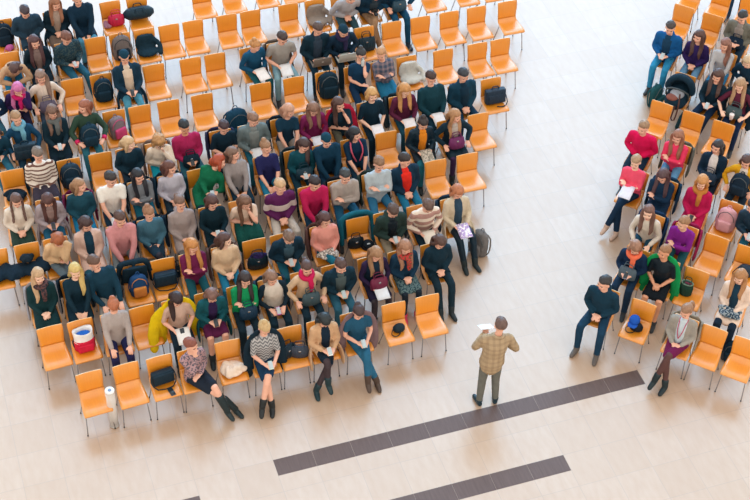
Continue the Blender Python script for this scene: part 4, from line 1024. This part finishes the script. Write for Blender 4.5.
 (-7.780, 2.262, 0, 0, 'f', 4, 1, 5, 25, 'braid:5a4038', 'sweater:d8ccc0', 'skirt:343e2e', 'boot:343028', 'lap', 'n', {'roll': 1, 'tights': '2c3a34'}, 'p', 0, 'white turtleneck sweater with olive skirt', 'hair in two braids', []),
 (-7.292, 2.262, 0, 0, 'f', 13, -1, 0, 45, 'vlong:4a2e2c', 'coat:a0949a|8c7470', 'jeans:1c5c7c', 'shoe:202830', 'phone', 'n', {'open': 1}, 'p', 0, 'grey wool coat open over jeans', 'bent over a phone', ['phone:5c6890:grey phone']),
 (-6.804, 2.262, 0, 0, 'f', 1, 1, 50, 5, 'back:a47c5c', 'sweater:244a4e', 'jeans:1678a4', 'shoe:202830', 'lap', 'n', {}, 'p', 0, 'dark green sweater and bright blue jeans', 'looking to the side', ['back:6c1c44:burgundy coat']),
 (-6.316, 2.262, 0, 0, 'm', 2, 1, 30, 25, 'short:2c2626', 'tee:ece4dc', 'trousers:16303a', 'shoe:202830', 'down', 'n', {}, 'p', 0, 'white short sleeved tee', 'looking down to the side', ['paper:d8dce4:white paper']),
 (-5.828, 2.262, 0, 0, 'f', 3, -4, 20, 15, 'vlong:1a1c24', 'cardigan:70747a', 'jeans:0e5c70', 'shoe:202830', 'cross', 'n', {}, 'p', 0, 'grey cardigan and teal jeans', 'arms folded, long black hair', ['back:14242c:black coat']),
 (-5.340, 2.262, 0, 0, 'f', 0, -2, 45, 10, 'back:5a3830', 'shirt:bcb8c4', 'trousers:14282e', 'shoe:202830', 'lap', 'n', {}, 'p', 0, 'pale grey blouse and black trousers', 'looking to the side', ['back:123038:dark teal coat']),
 (-4.852, 2.262, 0, 0, 'f', 0, 29, 60, 10, 'bob:a8482c', 'coat:086444', 'trousers:123038', 'shoe:202830', 'phone', 'n', {}, 'p', 25, 'bright green coat', 'leaning over to a neighbour with a phone', ['phone:bcd0d8:pale phone']),
 (-4.260, 2.262, 0, 0, 'f', -3, -6, 50, 5, 'back:6c5448', 'sweater:989090', 'trousers:123038', 'shoe:202830', 'down', 'n', {}, 'p', 0, 'grey ribbed sweater and dark trousers', 'turned away with hands on a knee', []),
 (-3.755, 2.262, 0, 0, 'f', -5, -2, 25, 15, 'bun:9a7458', 'half:2a2246', 'jeans:1e7494', 'shoe:202830', 'down', 'n', {}, 'p', 0, 'dark purple top and blue jeans', 'hair in a topknot, hands clasped', []),
 (-3.231, 2.262, 0, 0, 'f', 5, 6, 15, 30, 'right:3c2a28', 'sweater:0c4646', 'trousers:0e3238', 'shoe:101c20', 'phone', 'n', {}, 'p', 0, 'bottle green sweater with black bag on the lap', 'looking at a phone', ['phone:c8d4d8:white phone', 'bag:1c3438:black bag', 'back:10282c:black coat']),
 (-2.743, 2.262, 0, 0, 'm', 8, -5, 0, 25, 'cap:0e3c44', 'sweater:0a3440', 'trousers:0c2e3c', 'shoe:101c20', 'down', 'w', {}, 'p', 0, 'navy sweatshirt and dark knit cap', 'hands apart, fifth row', []),
 (-2.255, 2.262, 0, 0, 'f', 5, -5, 35, 10, 'bob:1c2026', 'half:0a2c3c', 'trousers:10303a', 'shoe:101c20', 'down', 'n', {'lapel': 'cc5870'}, 'p', 0, 'navy top with red and white jacket trim', 'looking to the side', []),
 (-1.128, 2.262, 0, 0, 'f', 8, -1, 0, 35, 'bun:2c2426', 'coat:12262c|dc8420', 'jeans:1c6c80', 'shoe:101c20', 'write', 'n', {}, 'p', 0, 'black coat over orange shirt', 'reading a folded newspaper', ['paper:c4b8a8/fleck/8c8478:folded newspaper']),
 (-0.559, 2.262, 0, 0, 'f', 8, -2, 35, 15, 'long:b0825c', 'coat:12282e|b0a49c', 'skirt:14282e', 'boot:10242c', 'bagside', 'n', {'tights': '4a2240'}, 'p', 0, 'dark coat with burgundy tights', 'at the right end with a purple bag', ['bag:6a2a5c:purple bag']),
 (-7.267, 3.092, 0, 0, 'm', -4, -1, 10, 30, 'short:6c6058', 'sweater:dcd0c4/stripe/6c4c44', 'jeans:1c6ca0', 'shoe:303438', 'lap', 'w', {}, 'p', 0, 'white sweater with brown stripes', 'with a brown coat on the lap', ['coat:4a3236:dark brown coat']),
 (-5.845, 3.092, 0, 0, 'f', 7, -1, 50, 10, 'bob:d8ac84', 'cardigan:122e34', 'trousers:1c2c34', 'shoe:202428', 'lap', 'n', {}, 'f', 0, 'black cardigan and short blonde hair', 'looking to the side', []),
 (-5.357, 3.092, 0, 0, 'f', 14, -1, 10, 20, 'curly:b88858', 'cardigan:dccab8', 'skirt:109cb4', 'shoe:303438', 'chin', 'n', {'glasses': 1}, 'f', 0, 'cream cardigan and turquoise skirt', 'gesturing, wearing glasses', ['back:7a665e:taupe coat']),
 (-4.869, 3.092, 0, 0, 'm', -2, -4, 10, 20, 'short:1c2026', 'sweater:a62256', 'jeans:285c6c', 'shoe:202428', 'phone', 'w', {}, 't', 0, 'raspberry sweater with black bag on the lap', 'holding a phone', ['bag:12282e:black bag', 'phone:202830:black phone']),
 (-4.276, 3.092, 0, 0, 'f', 8, -1, 5, 30, 'short:3a2a30', 'half:0c2830', 'trousers:102830', 'shoe:101c20', 'phone', 'n', {}, 'p', 0, 'black top with bare forearms', 'holding a phone, in front of a large backpack', ['phone:b0c4c8:pale phone', 'back:2a2038:dark purple coat']),
 (-3.786, 3.092, 0, 0, 'm', 9, -1, 15, 25, 'short:7a5c4c', 'jacket:66767a|7c8484', 'jeans:1c6880', 'shoe:30343a', 'write', 'n', {}, 'p', 0, 'grey tweed jacket', 'holding white paper', ['paper:dcdce0:white paper']),
 (-3.224, 3.092, 0, 0, 'f', 1, 5, 30, 20, 'bob:c89880', 'tee:12343e', 'trousers:8e8278', 'shoe:40403c', 'down', 'n', {}, 'p', 0, 'dark tee with bare arms and beige trousers', 'looking to the side', ['back:12262e:black coat']),
 (-2.736, 3.092, 0, 0, 'f', 5, -2, 0, 40, 'long:7a5a4a', 'sweater:7a2054', 'skirt:5c1c38', 'shoe:30242c', 'write', 'n', {'tights': '3c2430'}, 'p', 0, 'purple sweater', 'writing on white paper', ['paper:dce0ec:white paper']),
 (-2.248, 3.092, 0, 0, 'f', 7, -7, 20, 15, 'left:4a3430', 'half:0c2830', 'trousers:58584c', 'shoe:202428', 'chin', 'n', {'cape': 'b01c3e'}, 'p', 0, 'black top with red coat behind', 'hand at the mouth', []),
 (-1.704, 3.092, 0, 0, 'f', 1, -1, 5, 15, 'bob:d8a068', 'half:082830', 'trousers:082830', 'shoe:101c20', 'write', 'n', {}, 'f', 0, 'loose black top', 'blonde, holding white paper', ['paper:ece8ec:white paper']),
 (-1.130, 3.092, 0, 0, 'f', 3, -2, 15, 30, 'long:c89058', 'sweater:581e3c', 'jeans:14485c', 'shoe:202428', 'write', 'n', {}, 'f', 0, 'burgundy sweater and dark jeans', 'writing on white paper', ['paper:ece8ec:white paper', 'back:1c2c30:dark coat']),
 (-0.605, 3.092, 0, 0, 'm', -8, -3, 10, 25, 'short:3c2a28', 'sweater:123a3c', 'trousers:12343c', 'shoe:202428', 'write', 'n', {}, 'p', 0, 'dark green crew sweater', 'holding white paper', ['paper:e8e4e8:white paper']),
 (-0.055, 3.092, 0, 0, 'm', 0, -3, 10, 25, 'short:2c3038', 'jacket:0c3640|0a2a34', 'trousers:0a3040', 'shoe:202428', 'lap', 'w', {}, 'p', 0, 'dark teal suit jacket', 'hands clasped', []),
 (-7.880, 4.082, 0, 0, 'f', 17, 5, 10, 30, 'back:3a2c2c', 'sweater:123840', 'jeans:2c6c88', 'shoe:202830', 'phone', 'r', {}, 'p', 0, 'dark top at the left picture edge', 'holding a turquoise phone, sixth row', ['phone:40b0b0:turquoise phone']),
 (-7.392, 4.082, 0, 0, 'f', -8, -6, 15, 15, 'short:a88464', 'sweater:0e4060', 'trousers:12343e', 'shoe:202830', 'bagside', 'n', {'scarf': '6498ac'}, 'p', 0, 'dark blue sweater with pale blue scarf', 'behind a black bag', ['briefcase:1a2a30:black laptop bag']),
 (-6.860, 4.082, 0, 0, 'f', -8, -1, 0, 30, 'long:6a5044', 'coat:12292e', 'trousers:10222a', 'shoe:101c20', 'phone', 'f', {'scarf': '5c6060'}, 'p', 0, 'long dark coat with grey scarf', 'holding a phone', ['phone:8c98a8:grey phone']),
 (-6.348, 4.082, 0, 0, 'f', -3, 1, -55, 10, 'back:8a5440', 'jacket:3c4630', 'jeans:2a6c80', 'shoe:303430', 'hug', 'f', {'cuffs': 'd02860'}, 'p', 0, 'olive jacket with pink cuffs', 'hugging a dark backpack', ['backpack:1c343c:dark backpack']),
 (-1.618, 4.082, 0, 0, 'f', -8, 6, 15, 20, 'bun:2c2c30', 'tee:0a3446', 'trousers:0a2c40', 'shoe:101c24', 'chin', 'n', {'glasses': 1}, 'p', 0, 'navy tee and dark trousers', 'drinking from a bottle', ['bottle:dce8ec:clear bottle']),
 (-1.130, 4.082, 0, 0, 'f', -1, -7, -30, 20, 'tail:c09068', 'shirt:44546a/plaid/8c7c84', 'skirt:1c6c90', 'shoe:141c24', 'cross', 'n', {'tights': '1c2830'}, 'p', 0, 'grey plaid shirt and blue skirt', 'arms folded', []),
 (-7.860, 5.102, 0, 0, 'f', 21, 13, 0, 20, 'back:2c2426', 'jacket:10283c', 'jeans:2c5c74', 'shoe:202830', 'lap', 'r', {}, 'p', 0, 'navy jacket at the left picture edge', 'behind the blue scarf', []),
 (-7.339, 5.102, 0, 0, 'f', 16, 3, 0, 35, 'long:d870a8', 'sweater:3a1840', 'trousers:22182e', 'shoe:201c28', 'chin', 'n', {'scarf': 'c81c68'}, 'p', 0, 'dark purple sweater', 'pink hair, head bent', []),
 (-6.851, 5.102, 0, 0, 'f', 0, -4, 0, 20, 'right:7c6458', 'sweater:dccabc', 'trousers:3c3c44', 'shoe:303438', 'bagside', 'n', {}, 'p', 0, 'cream sweater in front of a dark coat', 'grey bag on the lap', ['bag:5c5468:grey cloth bag', 'back:14242c:black coat']),
 (-5.432, 5.102, 0, 0, 'm', -8, -2, 0, 25, 'cap:143840', 'coat:12303a|d0bca8', 'jeans:4a90ac', 'shoe:303c44', 'phone', 'n', {'open': 1}, 'p', 0, 'dark coat over beige shirt and knit cap', 'holding a phone', ['phone:403c40:dark phone']),
 (-3.225, 5.102, 0, 12, 'f', 14, -5, 50, 30, 'bun:c48c58', 'sweater:0e4a6c', 'trousers:0e5460', 'shoe:202830', 'write', 'n', {}, 'p', 0, 'blue sweater, turned to the right', 'bent over paper', ['paper:f0ecec:white paper']),
 (-2.726, 5.102, 0, 0, 'm', 12, -1, 15, 35, 'short:3c3030', 'tee:989490', 'jeans:84acbc', 'shoe:303438', 'write', 'w', {}, 'p', 0, 'grey tee and pale jeans', 'writing in a notebook', ['paper:e4e4e8:white notebook', 'back:5c5048:grey brown coat']),
 (-2.093, 5.102, 0, 0, 'm', 7, 2, 10, 30, 'short:4c3c38', 'jacket:0e2a30|3c3c40', 'trousers:0c2e38', 'shoe:202830', 'write', 'n', {}, 'p', 0, 'black leather jacket', 'behind a grey laptop', ['laptop:8a8480:grey laptop']),
 (-1.605, 5.102, 0, 0, 'm', 19, -4, 10, 35, 'cap:16343c', 'sweater:0e2834', 'trousers:102830', 'shoe:202830', 'write', 'n', {'scarf': '38243c'}, 'p', 0, 'black sweater with purple scarf and cap', 'typing on a silver laptop', ['laptop:d4dcdc:silver laptop']),
 (-7.291, 6.142, 0, 0, 'f', 47, 4, -20, 55, 'back:4c3634', 'jacket:c8a484', 'jeans:1c6c94', 'shoe:202830', 'down', 'n', {}, 'p', 0, 'tan jacket bowed far forward', 'at the left edge', []),
 (-6.803, 6.142, 0, 0, 'f', 6, -3, 15, 15, 'vlong:4a3034', 'coat:10262c|7c6864', 'trousers:12242c', 'shoe:202830', 'lap', 'n', {}, 'p', 0, 'dark coat with very long hair', 'behind the cream sweater', []),
 (-6.295, 6.142, 0, 14, 'm', 11, -4, 10, 40, 'short:6a4438', 'sweater:24393e/fleck/3c5054', 'jeans:24607c', 'shoe:1c5c78', 'phone', 'ft@.1', {}, 'p', 0, 'dark printed sweater and blue jeans', 'looking at a red phone', ['phone:b82840:red phone']),
 (-1.219, 6.142, 0, 0, 'm', 28, 2, 0, 20, 'short:4c3c34', 'sweater:a4a4ac', 'jeans:2c4c58', 'shoe:202830', 'lap', 'n', {}, 'p', 0, 'grey sweater at the top picture edge', 'hands clasped on dark jeans', []),
 (-0.731, 6.142, 0, 0, 'm', 30, 0, 0, 20, 'short:3c3030', 'jacket:0c2e3a|3c3c3c', 'trousers:a48468', 'shoe:303438', 'phone', 'xf', {}, 'p', 0, 'dark jacket and tan trousers', 'holding a camera', ['camera:1c2024:black camera']),
 (-0.230, 6.142, 0, 0, 'm', 24, 0, 0, 20, 'short:3c3030', 'jacket:124050', 'jeans:124c70', 'shoe:14304c', 'bagside', 'ft', {}, 'p', 0, 'dark jacket and blue jeans at the top edge', 'grey bag on lap', ['bag:3c4c50:dark grey bag']),
 (-6.818, 7.122, 0, 0, 'm', 14, -3, 10, 40, 'short:3a3038', 'coat:2c3c44', 'trousers:12242c', 'shoe:202830', 'lap', 'n', {}, 'p', 0, 'grey winter coat', 'head bowed, in the back row', []),
 (-6.330, 7.122, 0, 0, 'f', 5, 3, 15, 20, 'long:8a5c44', 'coat:12282e|a08c80', 'skirt:6c5c54', 'shoe:202830', 'lap', 'n', {'tights': '5c4c48', 'open': 1}, 'p', 0, 'black coat over beige scarf', 'long brown hair, in the back row', []),
 (-5.842, 7.122, 0, 0, 'm', 7, -6, 10, 20, 'short:5c4438', 'coat:0e2c38', 'jeans:4c90b4', 'shoe:202830', 'down', 'n', {}, 'p', 0, 'navy coat and light jeans', 'holding a phone, in the back row', ['phone:3c4450:dark phone']),
 (0.251, -2.044, -45, 0, 'm', 6, 0, -30, 15, 'short:2c2a2c', 'sweater:12323a', 'trousers:183846', 'shoe:5c5450', 'lap', 'w', {'hood': 1}, 'p', 0, 'dark teal sweater and navy trousers', 'at the aisle end of the front row', []),
 (1.131, -2.924, -45, 0, 'f', -2, 0, -15, 25, 'tail:8c6850', 'cardigan:9a948c|c0ccd4', 'skirt:6a1648', 'boot:10242a', 'lap', 'xf@-.02', {'lanyard': 'b83860', 'tights': '5a3c3a'}, 'p', 0, 'grey cardigan with pink lanyard and maroon skirt', 'legs crossed', ['back:8c8478:grey coat']),
 (1.063, -1.400, -45, 0, 'f', 10, 1, 20, 35, 'bob:8a6450', 'jacket:10283c', 'trousers:142c3c', 'shoe:202830', 'phone', 'n', {'scarf': 'e87050'}, 'p', 0, 'dark jacket with orange scarf', 'beside the green coat', ['phone:6c7c98:grey phone', 'bag:4c5c68:grey handbag']),
 (1.408, -1.745, -45, 0, 'f', 2, -4, -25, 5, 'short:9c7050', 'half:101c20', 'skirt:101418', 'shoe:202830', 'lap', 'n', {'cape': '0c9050'}, 't', 0, 'black top with green padded coat over the shoulders', 'bare knees', []),
 (2.220, -2.557, -45, 0, 'f', -4, -2, -10, 25, 'long:b07c50', 'coat:e4ccbc|1c343c', 'trousers:142430', 'shoe:202830', 'lap', 'n', {}, 'f', 0, 'white coat with long light brown hair', 'holding a bundled jacket', ['shawl:3c4850/fleck/9ca8b0:dark patterned jacket']),
 (1.631, -0.766, -45, 0, 'f', 14, -2, 5, 5, 'long:6a4c44', 'sweater:d8ccc0', 'jeans:14445c', 'shoe:202830', 'knees', 'n', {}, 'f', 0, 'cream sweater with navy coat behind', 'upright, hands on knees', ['back:143458:navy coat']),
 (2.026, -1.161, -45, 0, 'f', 11, -1, -30, 10, 'short:a07858', 'sweater:7a1c84', 'trousers:1c4c48', 'shoe:202830', 'cross', 'n', {}, 'p', 0, 'violet sweater', 'arms folded', ['back:8c1848:magenta coat']),
 (1.845, 0.251, -45, 0, 'f', -1, -2, 0, 20, 'short:b09074', 'sweater:e8506c', 'trousers:142c3c', 'shoe:c4a898', 'cross', 'xf@-.06', {}, 'f', 0, 'coral sweater and navy trousers', 'legs crossed, in aisle seat', ['paper:dcdcec:white leaflet']),
 (2.195, -0.099, -45, 0, 'f', 7, -2, -10, 35, 'vlong:4a3438', 'coat:122c3c', 'trousers:142030', 'shoe:202830', 'cross', 'n', {}, 'p', 0, 'navy coat with long dark hair', 'head bowed', ['back:123848:dark blue coat']),
 (2.617, -0.522, -45, 0, 'f', -6, -2, 5, 25, 'bob:c88c54', 'coat:b81450', 'jeans:7c98ac', 'shoe:3c3034', 'lap', 'n', {'scarf': 'b87434'}, 'f', 0, 'magenta coat with mustard scarf', 'holding a phone', ['phone:20242c:black phone']),
 (3.325, -1.229, -45, 0, 'm', 11, -12, -10, 20, 'short:3c3030', 'jacket:1c3038', 'jeans:145468', 'shoe:2c2428', 'phone', 'f', {}, 'p', 0, 'dark jacket at the right picture edge', 'beside the pink backpack', ['phone:c8b8d8:pale phone']),
 (2.401, 1.053, -45, 0, 'm', 13, -1, -15, 10, 'short:8c7058', 'sweater:d00a50', 'trousers:142c38', 'shoe:303438', 'lap', 'n', {}, 'p', 0, 'crimson sweater, behind coral sweater', 'upright', []),
 (2.809, 0.645, -45, 0, 'f', 4, -2, -5, 15, 'long:8a5c48', 'hoodie:ec3c64', 'jeans:5c90b8', 'shoe:303438', 'cross', 'n', {}, 'p', 0, 'hot pink hoodie and blue jeans', 'arms folded', ['back:60645c:grey green coat']),
 (3.264, 0.189, -45, 0, 'f', -2, -1, -20, 10, 'back:2c282c', 'jacket:102834|d8d0cc', 'trousers:101c28', 'shoe:202830', 'phone', 'n', {}, 'p', 0, 'dark blazer over white top', 'holding a phone and bag', ['phone:c8d0d8:pale phone', 'bag:20303c:black bag']),
 (3.638, -0.184, -45, 0, 'f', 8, -2, 0, 20, 'back:4c3430', 'cardigan:dca018|d8ccc0', 'trousers:14242c', 'shoe:202830', 'bagside', 'n', {}, 'p', 0, 'yellow cardigan', 'with a black backpack on the lap', ['backpack:202c34:black backpack']),
 (4.136, 1.892, -45, 0, 'f', 0, 2, -10, 20, 'long:4a3430', 'sweater:0e2830', 'trousers:12283c', 'shoe:202830', 'phone', 'l', {}, 'p', 0, 'black sweater beside the hooded carrier', 'looking at a phone', ['phone:b8b8c8:pale phone']),
 (4.481, 1.547, -45, 0, 'f', 4, -6, 0, 25, 'vlong:b08c6c', 'half:5a2038', 'trousers:12243c', 'shoe:202830', 'hug', 'n', {'cape': '1c2c34'}, 'f', 0, 'maroon top with dark coat behind', 'holding a white cup', ['cup:d8c8c8:white cup', 'bag:505048:grey bag']),
 (4.014, 3.357, -45, 0, 'm', 9, -1, 10, 20, 'short:3c3434', 'jacket:0c5490|1c3c4c', 'jeans:2888b8', 'shoe:303438', 'phone', 'n', {}, 'p', 0, 'royal blue jacket and jeans', 'at the aisle end, upper right', ['phone:d0dce4:white phone']),
 (4.385, 2.986, -45, 0, 'f', 5, -1, -20, 10, 'long:4c3430', 'cardigan:3a1c48', 'jeans:5c88ac', 'shoe:303438', 'lap', 'n', {}, 'p', 0, 'dark purple cardigan', 'beside the royal blue jacket', []),
 (4.730, 2.641, -45, 0, 'f', 5, -2, -10, 15, 'right:7c5448', 'shirt:b8b8bc', 'jeans:2c80b4', 'shoe:303438', 'down', 'n', {}, 'p', 0, 'pale grey shirt with side ponytail', 'leaning forward', []),
 (5.079, 2.292, -45, 0, 'f', 24, -3, -10, 25, 'bob:d0b090', 'sweater:10303c', 'trousers:14242c', 'shoe:202830', 'lap', 'n', {}, 'f', 0, 'dark sweater and blonde hair at right edge', 'in upper right corner', []),
 (5.433, 3.309, -45, 0, 'm', 11, -1, -10, 25, 'short:2c2c30', 'jacket:6c6c64|8c8480', 'trousers:142c38', 'shoe:202830', 'phone', 'n', {}, 'p', 0, 'grey olive jacket', 'with a black bag on the lap', ['bag:142430:black bag']),
 (6.457, 4.944, -45, 0, 'm', 8, 0, 0, 10, 'short:3c3030', 'jacket:203848', 'jeans:1c4468', 'shoe:2c3c58', 'lap', 'n', {}, 'p', 0, 'blue jeans, only legs showing at the top right', 'beyond the empty chairs', []),
]
for x, y, crz, turn, sex, lean, side, yaw, pitch, hr, top, bot, shoes, arms, legs, ex, skin, twist, short, rest, held in PEOPLE:
    body, p = person((x, y, 0), R(crz + turn), sex, lean, side, yaw, pitch, hr, top, bot, shoes, arms, legs, ex, skin, False, twist)
    tag(body, 'person in ' + short + ', ' + rest, 'person', 'seated audience')
    place_chair(x, y, crz, 'orange chair under person in ' + short)
    for h in held:
        kind, rest_ = h.split(':', 1); col, lab = rest_.rsplit(':', 1)
        if kind == 'back': on_chair(x, y, crz, 'behind', col, lab + ' hung behind person in ' + short, (0, .012, 0), 0, 1); continue
        hold(body, p, kind, col, lab + ' of person in ' + short, arms, .86 if kind == 'phone' else 1.)
# the speaker stands with the back to the picture
body, p = person((-1.84, -2.76, 0), R(172), 'm', 4, -7, 0, 12, 'short:5c4640', 'jacket:b0987a/plaid/9a846a', 'trousers:6c6c66', 'shoe:14303c', 'talk', 'n', {}, 'p', True)
tag(body, 'person standing at the front in a tan checked jacket, grey trousers, back turned', 'person')
o = make('paper', 'f0eef0', 'white paper held by the standing speaker in tan jacket', .8)
o.location = V(body.location) + M.Rotation(R(172), 3, 'Z') @ (p.W[1] + p.HD[1] * .12 + V((0, 0, .03))); o.rotation_euler = (R(35), 0, R(172))
# things standing or lying on the floor
FLOOR_THINGS = [
 ('backpack', '143c48', 'large dark teal backpack standing behind the grey tweed jacket', -3.807, 4.024, 10, 1.5),
 ('postertube', 'd8d4d0', 'tall clear plastic tube standing between two front row chairs', -7.133, -1.570, 0, 1),
 ('backpack', '706c6c', 'grey backpack on floor beside the pale fuzzy coat', -0.827, 0.188, -70, 1.15),
 ('backpack', '1c5058', 'dark teal backpack on floor at left of the hooded carrier', 3.582, 2.741, 30, 1.1),
 ('umbrella', '1c3c38', 'dark green rolled umbrella lying under the right block chairs', 3.787, 2.190, 50, 1),
 ('backpack', '142c34', 'black bag on floor between two front chairs of right block', 2.030, -3.091, -45, 0.95),
 ('bag', '142e38', 'dark bag on floor in front of dark bag chair, third row', -5.568, 1.088, 0, 1),
]
for kind, col, label, x, y, t, k in FLOOR_THINGS:
    o = make(kind, col, label, k); o.location = (x, y, .002); o.rotation_euler = (0, 0, R(t))
flush()
